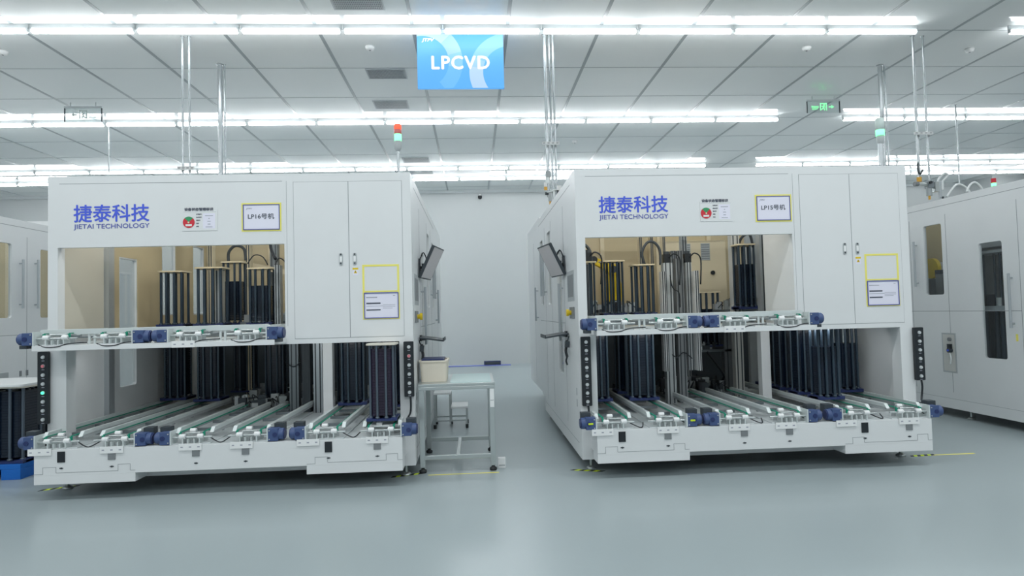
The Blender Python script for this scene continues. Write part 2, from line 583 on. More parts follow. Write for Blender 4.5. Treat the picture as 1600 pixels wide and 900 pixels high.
def side_wall(root, x0, x1, out):
    """wall in the YZ plane with three glazed windows; out = -1/+1 is the outer side"""
    outer = [(.0505, .11), (3.05, .11), (3.05, .29), (BACK + .049, .29), (BACK + .049, H), (.0605, H), (.0605, 2.178), (.1005, 2.177), (.1005, 1.313), (.1405, 1.312), (.1405, .401), (.0505, .40)]
    me = plate(outer, [rrect(a, b_, c, d, .03) for a, b_, c, d in WIN], x1 - x0)
    xm = (x0 + x1) / 2
    s = MB().curve2d(me, lambda u, v, t: (xm + t, u, v), 'white')
    xo = x1 if out > 0 else x0
    e = .0012 * out
    def seam(y0, y1, z0, z1):
        s.box(min(xo, xo + e), max(xo, xo + e), y0, y1, z0, z1, 'seam')
    for ys in (.86, 1.95, 2.63):
        seam(ys, ys + .006, .32, 2.62)
    seam(.86, BACK, 1.36, 1.366)
    seam(.3, BACK, 2.735, 2.741)
    seam(.16, 3.0, .235, .238)
    # the HMI recess and slots near the front edge
    seam(.20, .23, .68, .75)
    seam(.20, .23, .57, .64)
    wl = s.build('side_panel', root)
    for (a, b_, c, d) in WIN:
        MB().curve2d(plate(rrect(a - .003, b_ + .003, c - .003, d + .003, .03), [], .006), lambda u, v, t: (xm + t, u, v), 'glass').build('window_pane', wl)
    for (y, z0, z1) in HAND[:3]:
        h = MB().cyl((xo + out * .045, y, z0), (xo + out * .045, y, z1), .014, 'alu', 10)
        for zz in (z0 + .05, z1 - .05):
            h.cyl((xo, y, zz), (xo + out * .045, y, zz), .009, 'alu', 8)
        h.build('door_handle', wl)
    return wl

def make_machine(name, origin, label, number=None, full=True, left_detail=True, right_detail=True, btn=(0, 0), board=True):
    root = thing(name, origin, label, 'machine', 'processing machines')
    body = MB()
    # header and cabinet box; open over the loading bay
    body.box(0, 2.09, 0, .06, 2.178, H, 'white')
    body.box(0, .086, 0, .10, 1.312, 2.178, 'white')
    body.box(2.09, W, 0, .06, 1.255, H, 'white')
    body.box(2.09, 2.13, .06, .62, 1.256, H - .001, 'white')
    body.box(2.13, W - .041, .58, .62, 1.256, H - .031, 'inner')
    body.box(2.131, W - .041, .061, .58, 1.2555, 1.285, 'white')
    body.box(.041, 2.089, .061, .12, H - .06, H - .001, 'white')
    # roof over the cabinet and rear, beams over the bay
    body.box(2.131, W - .041, .061, .579, H - .03, H - .001, 'white')
    for yy in (1.2, 2.3):
        body.box(.041, W - .041, yy, yy + .1, H - .08, H - .002, 'white')
    # lower frame: posts and apron
    body.box(0, .16, 0.0, .14, .40, 1.312, 'white')
    body.box(W - .13, W, 0.0, .14, .40, 1.255, 'white')
    body.box(0.0, W, .0, .05, .11, .40, 'white')
    body.box(.041, W - .041, .05, BACK, .30, .34, 'deck')
    # header groove
    body.box(.10, 2.075, -.0012, 0, 2.756, 2.760, 'seam')
    body.box(2.112, 2.1145, -.0012, 0, 1.42, 2.76, 'seam')
    body.build('body', root, .004)
    side_wall(root, 0, .04, -1)
    side_wall(root, W - .04, W, 1)
    rear = MB().box(0.02, W - .02, BACK + .05, DEPTH, .30, H + .06, 'white')
    rear.box(.3, W - .3, BACK + .3, DEPTH - .3, H + .06, H + .16, 'white')
    for xo, e in ((.02, -.0012), (W - .02, .0012)):
        rear.box(min(xo, xo + e), max(xo, xo + e), 4.4, 4.406, .35, 2.6, 'seam')
    rr = rear.build('rear_cabinet', root, .004)
    for xo, out in ((.02, -1), (W - .02, 1)):
        y, z0, z1 = HAND[3]
        h = MB().cyl((xo + out * .045, y, z0), (xo + out * .045, y, z1), .014, 'alu', 10)
        for zz in (z0 + .05, z1 - .05):
            h.cyl((xo, y, zz), (xo + out * .045, y, zz), .009, 'alu', 8)
        h.build('door_handle', rr)
    bk = MB().box(.041, W - .041, BACK, BACK + .04, 1.36, H - .01, 'tan').box(.041, W - .041, BACK, BACK + .04, .345, 1.36, 'dark')
    for xx in (.9, 1.75, 2.5):
        bk.box(xx, xx + .06, BACK - .03, BACK, 1.36, H - .01, 'cream')
    bk.build('back_panel', root)
    f0 = MB().cyl((0, 0, .012), (0, 0, .31), .014, 'steel', 10).lathe((0, 0, 0), [(.045, 0), (.045, .01), (.03, .022), (.014, .03)], 'steel', 14).build('levelling_foot', root)
    f0.location = (.10, .12, 0)
    for p in ((W - .10, .12, 0), (.10, 1.8, 0), (W - .10, 1.8, 0), (.1, 3.1, 0), (W - .1, 3.1, 0)):
        link_copy(f0, root, p)
    if not full:
        return root
    # ---- doors of the right hand cabinet
    for a, c, hx in ((2.178, 2.674, 2.602), (2.680, 3.167, 2.728)):
        d = MB().box(a, c, -.003, 0, 1.303, 2.747, 'white')
        g = .003
        d.box(a - g, a, -.0012, .0, 1.30, 2.75, 'seam').box(c, c + g, -.0012, .0, 1.30, 2.75, 'seam')
        d.box(a - g, c + g, -.0012, .0, 2.747, 2.75, 'seam').box(a - g, c + g, -.0012, .0, 1.30, 1.303, 'seam')
        do = d.build('cabinet_door', root)
        hd = MB().curve2d(plate(rrect(hx - .016, hx + .016, 1.968, 2.08, .015), [], .008), lambda u, v, t: (u, -.005 + t, v), 'lgrey')
        hd.box(hx - .011, hx + .011, -.0105, -.009, 2.0, 2.05, 'white2')
        for zz in (1.985, 2.068):
            hd.cyl((hx, -.009, zz), (hx, -.014, zz), .007, 'dark', 10)
        hd.build('door_latch', do)
    wl = MB().box(2.706, 2.758, -.0042, -.003, 1.872, 1.942, 'paper')
    wl.box(2.706, 2.758, -.0048, -.0042, 1.925, 1.942, 'yellow')
    wl.prism([(2.716, 1.892), (2.748, 1.892), (2.732, 1.920)], 'y', -.0048, -.0042, 'yellow')
    wl.prism([(2.729, 1.897), (2.735, 1.897), (2.733, 1.913), (2.731, 1.913)], 'y', -.0054, -.0048, 'black')
    tag(wl.build('warning_label', root), 'small yellow triangle warning label')
    # ---- lettering
    lg = MB()
    put_text(lg, '捷泰科技', .66, .155, lambda u, v, d: (.226 + u, -.002 - d, 2.408 + v), 'ink', .0028)
    lg.build('logo_lettering', root)
    lg = put_text(MB(), 'JIETAI TECHNOLOGY', .663, .055, lambda u, v, d: (.226 + u, -.002 - d, 2.334 + v), 'inkd', .0005)
    lg.build('logo_subtitle', root)
    # ---- the lower loading platform
    bp_ = -.306
    base = MB().box(.086, 3.166, bp_, 0.0, .215, .43, 'white')
    base.box(.05, 3.2, 0.0, 2.6, .395, .43, 'deck')
    base.box(.16, 3.1, bp_ + .02, -.02, .4302, .432, 'deck')
    base.build('loading_platform', root, .003)
    for a, c in ((.086, .912), (2.344, 3.166)):
        q = MB().box(a, c, bp_, bp_ + .2, .142, .2149, 'white')
        # step-shaped seam of the removable skirt
        e0, e1 = bp_ - .0012, bp_
        for (u0, u1, v0, v1) in ((a, a + .07, .228, .231), (a + .07, a + .073, .228, .286), (a + .07, a + .18, .284, .287), (a + .177, a + .18, .238, .286),
                                 (a + .18, c - .14, .236, .239), (c - .143, c - .14, .238, .292), (c - .14, c - .04, .290, .293), (c - .043, c - .04, .238, .292), (c - .04, c, .236, .239)):
            q.box(u0, u1, e0, e1, v0, v1, 'seam')
        q.build('skirt_panel', root)
    for i, xs in enumerate((.308, .72, 1.415, 1.83, 2.532, 2.95)):
        blk = i in (0, 4)
        s = MB().box(xs - .031, xs + .031, bp_ - .006, bp_, .325 if blk else .333, .415 if blk else .405, 'black' if blk else 'grey')
        s.build('sensor_window', root)
        MB().cyl((xs, bp_, .275), (xs, bp_ - .004, .275), .008, 'dark', 10).box(xs - .016, xs + .016, bp_ - .002, bp_, .271, .279, 'dark').build('key_slot', root)
    for i, (x, w_, s, ln) in enumerate(LOWER):
        conveyor(root, x, w_, .432, ln, s, bp_ + .035, tx=(-.05, .062, .07, .018, -.075, .045)[i], lime=(number == '15' and i < 2))
    # ---- upper shelf and lanes
    sh = MB().box(.10, 2.10, -.36, .02, 1.268, 1.312, 'white')
    sh.box(.10, 2.09, .02, 2.7, 1.28, 1.312, 'inner')
    sh.box(.06, 2.08, 1.05, 2.75, 1.312, 1.425, 'alud')
    sh.box(.11, 2.02, -.268, -.245, 1.40, 1.446, 'rail')
    for xx in (.50, .545, 1.60, 1.64):
        sh.box(xx, xx + .018, -.262, -.248, 1.3121, 1.40, 'rail')
    sh.build('upper_shelf', root, .002)
    # tan lining behind the wall post
    lm = plate([(.92, 1.43), (3.33, 1.43), (3.33, 2.74), (.92, 2.74)], [[(1.075, 1.4305), (1.445, 1.4305), (1.445, 2.195), (1.075, 2.195)], [(2.015, 1.565), (2.375, 1.565), (2.375, 2.525), (2.015, 2.525)], [(2.875, 1.565), (3.235, 1.565), (3.235, 2.505), (2.875, 2.505)]], .004)
    MB().curve2d(lm, lambda u, v, t: (.0425 + t, u, v), 'tan').build('side_lining', root)
    MB().curve2d(plate([(.12, 1.43), (.79, 1.43), (.79, 2.74), (.12, 2.74)], [], .004), lambda u, v, t: (.0425 + t, u, v), 'beige').build('side_lining', root)
    MB().box(.18, 1.92, .31, .39, 2.745, 2.765, 'white2').box(.22, .26, .33, .37, 2.765, 2.80, 'lgrey').box(1.84, 1.88, .33, .37, 2.765, 2.80, 'lgrey').build('fill_light_box', root, .003)  # invented casings for the added fill lights, upper and lower bay
    MB().box(.18, 3.02, .26, .34, 1.244, 1.262, 'white2').build('fill_light_box', root, .003)
    # fill lights added to brighten the bays, no such lamps known there
    for nm, loc, sx, e, c in (('bay_fill_light', (1.05, .35, 2.74), 1.7, 6.5, (1, .90, .76)), ('bay_fill_light', (1.6, .30, 1.24), 2.8, 5.2, LAMP_COL)):
        l = bpy.data.lights.new(nm, 'AREA')
        l.shape = 'RECTANGLE'
        l.size, l.size_y, l.energy, l.color = sx, .05, e, c
        o = bpy.data.objects.new(nm, l)
        COL.objects.link(o)
        o.parent = root
        o.location = loc
        o.rotation_euler.x = math.radians(28)
    for i, (x, w_, s) in enumerate(UPPER):
        conveyor(root, x, w_, 1.312, 1.0, s, -.33, tagged=(i == 2), upper=True, tx=.03)
    # ---- push-button strips
    for k, (xb, n, zlo) in enumerate(((.012 + btn[0], 8, .61), (3.165 + btn[1], 6, .745))):
        p = MB().curve2d(plate(rrect(xb - .002, xb + .088, zlo, 1.25, .008), [], .03), lambda u, v, t: (u, -.025 + t, v), 'black')
        p = p.build('button_strip', root, .002)
        for j in range(n):
            z = 1.20 - j * (1.20 - zlo - .04) / (n - 1)
            key = 'button'
            if number == '16' and j == 1:
                key = 'buttonr'
            if number == '16' and k == 0 and j == 4:
                key = 'ledgreen'
            bt = MB().cyl((xb + .046, -.04, z), (xb + .046, -.052, z), .013, key, 14).cyl((xb + .046, -.04, z), (xb + .046, -.044, z), .017, 'lgrey', 14)
            bt.box(xb + .034, xb + .058, -.0412, -.04, z - .034, z - .028, 'textl')
            bt.build('push_button', p)
        MB().tube([(xb + .05, -.03, zlo + .02), (xb + .055, -.035, zlo - .06), (xb + .05, -.03, zlo - .14), (xb + .03, -.05, zlo - .19 if k == 0 else .56)], .009, 'black', 8).build('strip_cable', p)
    # ---- inner structure
    px = 2.225 if number == '16' else 2.125
    MB().box(px, px + .10, .84, .94, .43, 1.255, 'white').build('support_post', root, .004)
    ps = MB().box(.04, .09, .80, .90, .43, H - .1, 'alu')
    ps.build('wall_post', root)
    def column(x, y, z0, z1, w_=.11, d=.12, key='alu', motor=True):
        c = MB().box(x - w_ / 2, x + w_ / 2, y - d / 2, y + d / 2, z0, z1, key)
        for f in (-.25, .25):
            c.box(x + w_ * f - .007, x + w_ * f + .007, y - d / 2 - .002, y - d / 2, z0, z1, 'dark')
        c = c.build('lift_column', root, .003)
        if motor:
            mm = MB().box(x - .035, x + .035, y - .04, y + .04, z1, z1 + .10, 'black').cyl((x, y, z1 + .1), (x, y, z1 + .13), .03, 'dark', 12)
            mm.tube([(x + .02, y - .04, z1 + .06), (x + .07, y - .06, z1 + .10), (x + .14, y - .05, z1 + .03), (x + .12, y - .07, z1 - .25)], .008, 'black', 6)
            mm.build('column_motor', c)
        return c
    return root, column

XA, YA = -3.817, 5.966
XB, YB_ = .973, 5.926
rootA, colA = make_machine('wafer_loading_machine', (XA, YA, 0), 'white wafer machine with open conveyor bays, signed LP16, left of the aisle', '16', btn=(-.072, 0))
rootB, colB = make_machine('wafer_loading_machine', (XB, YB_, 0), 'white wafer machine with open conveyor bays, signed LP15, right of the aisle', '15', btn=(0, .07))
rootC = make_machine('wafer_loading_machine', (6.12, 5.93, 0), 'white machine cut off by the right photo edge, showing its windowed side wall', None, full=False)
rootD = make_machine('wafer_loading_machine', (-5.75 - W, 5.95, 0), 'white machine cut off by the left edge, behind the blue pallet', None, full=False)

# ---- inner parts of LP16
for (x, y, z0, z1, w_, k, mt) in ((1.80, 1.35, .43, 2.06, .10, 'alud', True), (1.93, 1.36, .43, 2.0, .09, 'dark', False), (2.06, 1.36, .43, 1.27, .10, 'alu', False),
                                  (1.00, 1.32, 1.43, 2.04, .07, 'alu', False), (1.66, 1.25, 1.43, 2.08, .06, 'alu', False), (.66, 1.95, 1.43, 2.78, .05, 'cream', False),
                                  (.93, 2.45, .43, 2.78, .06, 'cream', False), (1.15, 2.8, .43, 2.78, .10, 'alud', False)):
    colA(x, y, z0, z1, w_, .10, k, mt)
for (x, y, z0, z1, w_, k, mt) in ((1.20, 1.12, .43, 2.0, .10, 'lgrey', True), (1.125, 1.04, .80, 1.9, .045, 'white2', False), (1.34, 1.14, .43, 2.05, .09, 'grey', False), (1.43, 1.10, .80, 2.0, .06, 'lgrey', True), (1.49, 1.02, .80, 1.9, .045, 'white2', False),
                                  (1.50, 1.85, 1.43, 2.2, .06, 'alud', False), (1.58, 1.85, 1.43, 2.2, .07, 'grey', False), (1.27, 2.5, 1.43, 2.78, .04, 'cream', False), (1.42, 2.5, 1.43, 2.78, .04, 'cream', False),
                                  (1.31, 1.6, 1.43, 2.78, .035, 'cream', False), (1.71, 2.05, .43, 2.78, .07, 'lgrey', False), (2.14, 1.5, .43, 2.78, .10, 'inner', False), (2.29, 1.05, 1.43, 2.78, .13, 'alu', False),
                                  (.28, .95, 1.43, 2.02, .06, 'alu', True), (2.24, 2.0, .43, 1.27, .16, 'grey', False)):
    colB(x, y, z0, z1, w_, .10, k, mt)

def clutter(root, x0, x1, y0, y1, z, n, seed, name='gripper_unit'):
    """small pneumatic blocks, sensors and hoses of a transfer unit, as one part"""
    r = random.Random(seed)
    b = MB()
    b.box(x0, x1, y0, y1, z, z + .03, 'alud')
    for i in range(n):
        a, c = r.uniform(x0, x1 - .08), r.uniform(y0, y1 - .06)
        s, t, h = r.uniform(.03, .10), r.uniform(.03, .08), r.uniform(.03, .16)
        b.box(a, a + s, c, c + t, z + .03, z + .03 + h, r.choice(['alu', 'black', 'steel', 'dark', 'lgrey', 'rail']))
    for i in range(n // 3):
        a, c = r.uniform(x0, x1), r.uniform(y0, y1)
        b.tube([(a, c, z + .05), (a + r.uniform(-.06, .06), c, z + .12 + r.uniform(0, .06)), (a + r.uniform(-.12, .12), c + .05, z + .05)], .006, 'black', 6)
        b.cyl((a, c, z + .03), (a, c, z + .07), .015, 'alu', 10)
    return b.build(name, root)
clutter(rootA, 1.05, 1.70, 1.45, 1.9, .44, 30, 1)
clutter(rootA, .95, 1.75, 2.2, 2.9, .44, 30, 11)
clutter(rootA, 1.72, 2.2, 1.5, 2.2, .44, 26, 2)
clutter(rootA, .95, 1.6, 2.3, 2.7, 1.43, 24, 3)
clutter(rootA, 1.15, 1.75, 1.5, 1.9, 1.43, 16, 4)
clutter(rootA, 2.25, 2.75, 2.3, 2.9, .44, 14, 5)
clutter(rootB, 1.25, 2.12, 1.5, 2.3, .44, 60, 6)
clutter(rootB, .55, 1.15, 1.9, 2.6, 1.43, 26, 7)
clutter(rootB, 1.75, 2.3, 1.95, 2.3, .93, 22, 8, 'lift_platform')
clutter(rootB, 2.05, 2.6, 1.6, 2.1, 1.43, 26, 9)
clutter(rootB, .75, 1.15, 1.75, 2.2, .44, 16, 10)
# LP15: pale control cabinet on the back wall, yellow transfer robot, cable loops
cb = MB().box(1.62, 2.62, BACK - .42, BACK - .01, 1.30, 2.44, 'cream')
cb.box(2.055, 2.06, BACK - .422, BACK - .42, 1.3, 2.44, 'seam')
for xx in (1.98, 2.26):
    cb.box(xx, xx + .13, BACK - .425, BACK - .42, 2.16, 2.40, 'lgrey')
    for j in range(7):
        cb.box(xx + .008, xx + .122, BACK - .428, BACK - .425, 2.18 + j * .032, 2.19 + j * .032, 'grey')
cb.cyl((2.42, BACK - .42, 1.98), (2.42, BACK - .44, 1.98), .03, 'black', 14)
cb.build('control_cabinet', rootB, .004)
rb = MB().cyl((.95, 2.75, 1.43), (.95, 2.75, 1.62), .10, 'dark', 18)
rb.prism([(.86, 1.60), (1.04, 1.60), (1.06, 1.80), (.98, 2.06), (.88, 2.06), (.84, 1.80)], 'y', 2.68, 2.82, 'yellow')
rb.cyl((.93, 2.64, 2.04), (.93, 2.86, 2.04), .075, 'yellow', 18).cyl((.93, 2.62, 2.04), (.93, 2.64, 2.04), .05, 'dark', 16)
rb.prism([(.92, 1.98), (.99, 2.07), (.70, 2.22), (.66, 2.14)], 'y', 2.70, 2.80, 'yellow').cyl((.68, 2.69, 2.18), (.68, 2.81, 2.18), .05, 'black', 14)
tag(rb.build('transfer_robot', rootB, .004), 'yellow transfer robot arm')
def loops(root, lst):
    for pts, r, k in lst:
        MB().tube(pts, r, k, 8).build('cable_loop', root)
loops(rootB, [([(1.03, 1.4, 2.0), (1.0, 1.4, 2.14), (1.06, 1.4, 2.26), (1.14, 1.4, 2.27), (1.21, 1.4, 2.18), (1.21, 1.38, 2.0)], .016, 'dark'),
              ([(.20, 1.2, 2.22), (.28, 1.2, 2.24), (.35, 1.2, 2.16), (.36, 1.2, 2.02)], .018, 'dark'),
              ([(2.22, 1.6, 2.10), (2.25, 1.55, 2.30), (2.36, 1.55, 2.36), (2.40, 1.55, 2.2)], .016, 'dark'),
              ([(1.20, 1.0, 1.86), (1.23, 1.02, 1.72), (1.30, 1.02, 1.66), (1.32, 1.06, 1.5)], .006, 'black'),
              ([(1.20, 1.03, .98), (1.26, 1.03, .95), (1.34, 1.05, 1.0), (1.43, 1.04, .93)], .006, 'black'),
              ([(1.9, 2.0, 1.0), (2.02, 1.9, .8), (2.12, 1.9, .62), (2.05, 2.0, .5)], .014, 'black')])
loops(rootA, [([(.88, 1.9, 2.16), (.88, 1.9, 2.30), (.96, 1.9, 2.38), (1.06, 1.9, 2.34), (1.08, 1.9, 2.2)], .018, 'dark'),
              ([(1.30, 2.4, 2.62), (1.22, 2.4, 2.44), (1.34, 2.2, 2.24)], .02, 'black'),
              ([(1.1, 1.9, 2.16), (1.18, 1.9, 2.26), (1.28, 1.9, 2.24), (1.34, 1.9, 2.14)], .007, 'black'),
              ([(1.48, 1.7, 2.10), (1.53, 1.7, 2.2), (1.6, 1.7, 2.16), (1.62, 1.7, 2.08)], .007, 'black'),
              ([(1.72, 1.28, 1.0), (1.8, 1.28, .95), (1.88, 1.3, 1.0)], .006, 'black')])
# LP16: lamps-of-state frame, tan beam
MB().prism([(.86, 2.17), (1.66, 2.0), (1.66, 2.06), (.86, 2.24)], 'y', 2.5, 2.56, 'cream').build('guide_beam', rootA)
MB().box(2.60, 2.80, 2.2, 2.26, .45, 2.75, 'lgrey').build('grey_panel', rootB)
MB().box(2.66, 2.70, 1.55, 1.60, 1.43, 2.75, 'tape').build('yellow_edge', rootB)
MB().box(W - .16, W - .042, .7, 1.9, 1.5, 2.7, 'inner').box(W - .166, W - .16, .9, 1.12, 1.58, 1.78, 'grey').build('inner_panel', rootB)

# signal towers: each a part of its machine
def signal_tower(root, x, y, kind):
    t = MB().cyl((x, y, 2.82), (x, y, 3.14), .014 if kind == 'a' else .026, 'pipe', 14).lathe((x, y, 2.82), [(.05, 0), (.05, .012), (.03, .02)], 'white2', 16)
    t.lathe((x, y, 3.10), [(.016, 0), (.034, .03), (.036, .10), (.02, .105)], 'lgrey', 18)
    t = t.build('signal_tower', root)
    if kind == 'a':
        MB().lathe((x, y, 3.20), [(.036, 0), (.036, .07)], 'lampgreen', 18).build('green_lamp', t)
        MB().lathe((x, y, 3.27), [(.036, 0), (.036, .045)], 'lampredoff', 18).build('amber_lamp', t)
        MB().lathe((x, y, 3.315), [(.036, 0), (.036, .04), (.03, .055)], 'lampred', 18).build('red_lamp', t)
    else:
        MB().lathe((x, y, 3.20), [(.042, 0), (.042, .06)], 'lampgreen', 18).build('green_lamp', t)
        MB().lathe((x, y, 3.26), [(.042, 0), (.042, .11), (.035, .12)], 'beacon', 18).build('unlit_lamp', t)
signal_tower(rootA, 3.11, .3, 'a')
signal_tower(rootB, 3.215, .3, 'b')
tw = MB().cyl((.10, 1.27, 2.82), (.10, 1.27, 2.85), .012, 'lgrey', 10).build('signal_tower', rootC)
MB().cyl((.10, 1.27, 2.85), (.10, 1.27, 2.885), .026, 'lampgreen', 14).build('green_lamp', tw)
MB().cyl((.10, 1.27, 2.885), (.10, 1.27, 2.94), .026, 'red', 14).build('red_lamp', tw)
# LP14 side: service recess with a small regulator, inner shelves seen in its windows
rc = MB()
rc.box(-.004, .0, 1.87, 2.11, .57, 1.08, 'lgrey')
rc.box(-.006, -.004, 1.89, 2.09, .59, 1.06, 'inner')
rc.cyl((-.05, 1.95, .86), (-.006, 1.95, .86), .03, 'dark', 14).box(-.04, -.006, 1.93, 1.98, .88, .94, 'black')
rc.cyl((-.03, 1.96, 1.0), (-.006, 1.96, 1.0), .025, 'grey', 12).tube([(-.03, 1.95, .83), (-.03, 1.93, .76), (-.02, 1.96, .68)], .008, 'hose', 6)
rc.cyl((-.056, 1.95, .86), (-.05, 1.95, .86), .014, 'ink', 10)
tag(rc.build('service_recess', rootC), 'recessed panel with regulator and gauge')
iw = MB().box(.5, .54, 2.45, 3.3, 2.0, 2.75, 'tan').box(.55, .6, 2.3, 3.3, 1.3, 2.0, 'lgrey').box(.44, .46, 2.62, 3.15, 1.84, 2.04, 'white2')
iw.cyl((.22, 2.55, 1.95), (.27, 2.55, 1.95), .14, 'yellow', 28).box(.2, .3, 2.32, 2.44, 1.4, 1.86, 'grey').cyl((.2, 2.62, 1.4), (.2, 2.62, 1.72), .05, 'white2', 14).box(.18, .3, 2.5, 2.56, 1.4, 1.8, 'alud')
iw.box(.21, .28, 2.38, 2.46, 1.84, 1.92, 'dark')
iw.build('inner_equipment', rootC)
iw = MB().box(.5, .56, .95, 2.25, .5, 2.6, 'grey').box(.10, .5, 1.05, 2.0, 1.36, 1.42, 'alu').box(.10, .5, 1.05, 2.0, 2.06, 2.09, 'alu').box(.3, .5, 1.2, 2.0, 2.15, 2.3, 'lgrey')
for yy in (1.28, 1.42, 1.50, 1.66, 1.76):
    iw.cyl((.25, yy, 1.42), (.25, yy, 2.06), .012, 'rod', 8).cyl((.25, yy, .5), (.25, yy, 1.36), .028, 'rod', 8)
iw.box(.1, .2, 1.46, 1.56, 1.42, 1.56, 'black').cyl((.15, 1.34, 1.42), (.15, 1.34, 1.52), .03, 'steel', 12).box(.36, .44, 1.55, 1.8, .5, 1.36, 'rod').box(.40, .46, 1.45, 1.62, 1.42, 2.06, 'alud')
iw.build('inner_rack', rootC)
tag(MB().box(-.002, 0, .93, .96, 1.02, 1.10, 'tape').build('warning_label', rootC), 'yellow warning label')
iw = MB().box(W - .9, W - .5, 2.0, 2.5, 1.4, 2.2, 'inner').box(W - .5, W - .4, 2.1, 2.2, 1.3, 1.95, 'alud').box(W - .3, W - .2, 2.2, 2.3, 1.5, 1.75, 'cream')
iw.build('inner_equipment', rootD)
for a, c, k in ((2.0, 2.31, 'lgrey'), (2.5, 2.54, 'grey'), (2.62, 2.66, 'grey')):
    MB().box(W, W + .003, a, c, .84, .91, k).build('side_vent', rootD)

# HMI recess, emergency stop and number plates on the aisle sides
def aisle_kit(root, x, out):
    e = lambda a, c: (min(x + out * a, x + out * c), max(x + out * a, x + out * c))
    p = MB().box(*e(0, .004), .20, .62, 1.59, 1.89, 'lgrey').box(*e(.004, .006), .24, .58, 1.63, 1.85, 'grey')
    p.build('operator_panel', root)
    s = MB().box(*e(0, .012), .21, .47, 1.416, 1.53, 'grey')
    s.cyl((x + out * .012, .36, 1.475), (x + out * .035, .36, 1.475), .022, 'yellow', 16).cyl((x + out * .035, .36, 1.475), (x + out * .06, .36, 1.475), .034, 'yellow', 18)
    tag(s.build('emergency_stop', root, .002), 'yellow mushroom stop button on grey plate')
aisle_kit(rootA, W, 1)
aisle_kit(rootB, 0, -1)

# ------------------------------------------------------------------ wafer carriers standing in the bays
zl, zu = .561, 1.426
GA, GB = 'wafer carriers in the lower bay of LP16', 'wafer carriers in the lower bay of LP15'
GC, GD = 'wafer carriers in the upper bay of LP16', 'wafer carriers in the upper bay of LP15'
def A(x, y, z):
    return (XA + x, YA + y, z)
def B(x, y, z):
    return (XB + x, YB_ + y, z)
place_carrier(carr_plum, A(2.98, -.10, zl), 'plum tinted wafer carrier at the front right of the LP16 lower bay', GA, 0, (.9, .9, .90))
place_carrier(carr_full, A(2.52, 1.0, zl), 'navy wafer carrier on the belt left of the plum tinted carrier in LP16', GA)
place_carrier(carr_full, A(2.96, .75, zl), 'dark wafer carrier right behind the plum tinted carrier in LP16', GA)
place_carrier(carr_full, A(2.28, 1.8, zl - .12), 'dark wafer carrier behind the white post in the LP16 lower bay', GA, 0, (.8, .8, 1.1))
place_carrier(carr_full, A(.27, 1.92, zl), 'navy wafer carrier farthest left in the LP16 lower bay', GA)
place_carrier(carr_full, A(.735, 1.72, zl), 'navy wafer carrier second from the left in the LP16 lower bay', GA)
place_carrier(carr_full, A(.86, 2.52, zl), 'dark wafer carrier third from the left, deep in the LP16 lower bay', GA, 0, (1.05, 1, .95))
place_carrier(carr_full, A(1.38, 2.05, zl - .12), 'dark wafer carrier left of the aluminium columns in the LP16 lower bay', GA, 0, (.9, .9, 1.1))
place_carrier(carr_full, B(.27, .68, zl), 'navy wafer carrier nearest the left button strip in the LP15 lower bay', GB)
place_carrier(carr_full, B(.745, .66, zl), 'navy wafer carrier with pale top plate, second from left in the LP15 lower bay', GB, 0, (1.02, 1, 1))
place_carrier(carr_full, B(.30, 1.25, zl), 'dark wafer carrier behind the leftmost carrier in the LP15 lower bay', GB)
place_carrier(carr_full, B(.74, 1.22, zl), 'dark wafer carrier behind the second carrier in the LP15 lower bay', GB)
place_carrier(carr_part, B(2.50, .26, zl), 'front navy wafer carrier in the row right of the LP15 white post', GB, 0, (.85, .85, 1.07))
place_carrier(carr_full, B(2.50, .66, zl), 'second navy wafer carrier in the row right of the LP15 white post', GB, 0, (.85, .85, 1))
place_carrier(carr_full, B(2.50, 1.06, zl), 'third wafer carrier in the row right of the LP15 white post', GB, 0, (.85, .85, 1))
place_carrier(carr_full, B(2.50, 1.46, zl), 'last wafer carrier in the row right of the LP15 white post', GB, 0, (.85, .85, 1))
place_carrier(carr_part, B(2.98, .72, zl), 'navy wafer carrier nearest the grey right wall of the LP15 lower bay', GB, 0, (.85, .85, 1.07))
place_carrier(carr_full, B(2.98, 1.2, zl), 'dark wafer carrier behind the one nearest the right wall of LP15', GB, 0, (.85, .85, 1))
place_carrier(carr_full, B(1.75, 2.55, zl - .02), 'dark wafer carrier deep in the middle of the LP15 lower bay', GB)
place_carrier(carr_empty, A(.36, 1.65, zu), 'empty rod carrier farthest left in the LP16 upper bay', GC)
place_carrier(carr_empty, A(.96, 1.22, zu), 'empty rod carrier with pale plate, second from left in the LP16 upper bay', GC, 0, (1.05, 1, 1))
place_carrier(carr_part, A(.98, 1.80, zu), 'tall dark wafer carrier behind the second carrier in the LP16 upper bay', GC)
place_carrier(carr_part, A(1.46, 1.32, zu), 'dark wafer carrier nearest the cabinet in the LP16 upper bay', GC, 0, (.92, .92, .9))
place_carrier(carr_empty, B(.20, .70, 1.41), 'dark rod carrier nearest the left jamb in the LP15 upper bay', GD, 0, (.7, .9, .92))
place_carrier(carr_empty, B(.62, 1.32, zu), 'dark rod carrier second from left in the LP15 upper bay', GD, 0, (.9, .9, .98))
place_carrier(carr_empty, B(.92, 1.14, zu), 'dark rod carrier left of the motor topped columns in the LP15 upper bay', GD, 0, (.85, .9, .88))
place_carrier(carr_part, B(2.02, 2.13, .99), 'low wafer carrier in front of the cream cabinet in LP15', GD, 0, (1, 1, 1))
place_carrier(carr_part, B(2.19, 1.35, 1.46), 'tall dark wafer carrier beside the right columns in the LP15 upper bay', GD, 0, (.78, .9, 1.08))

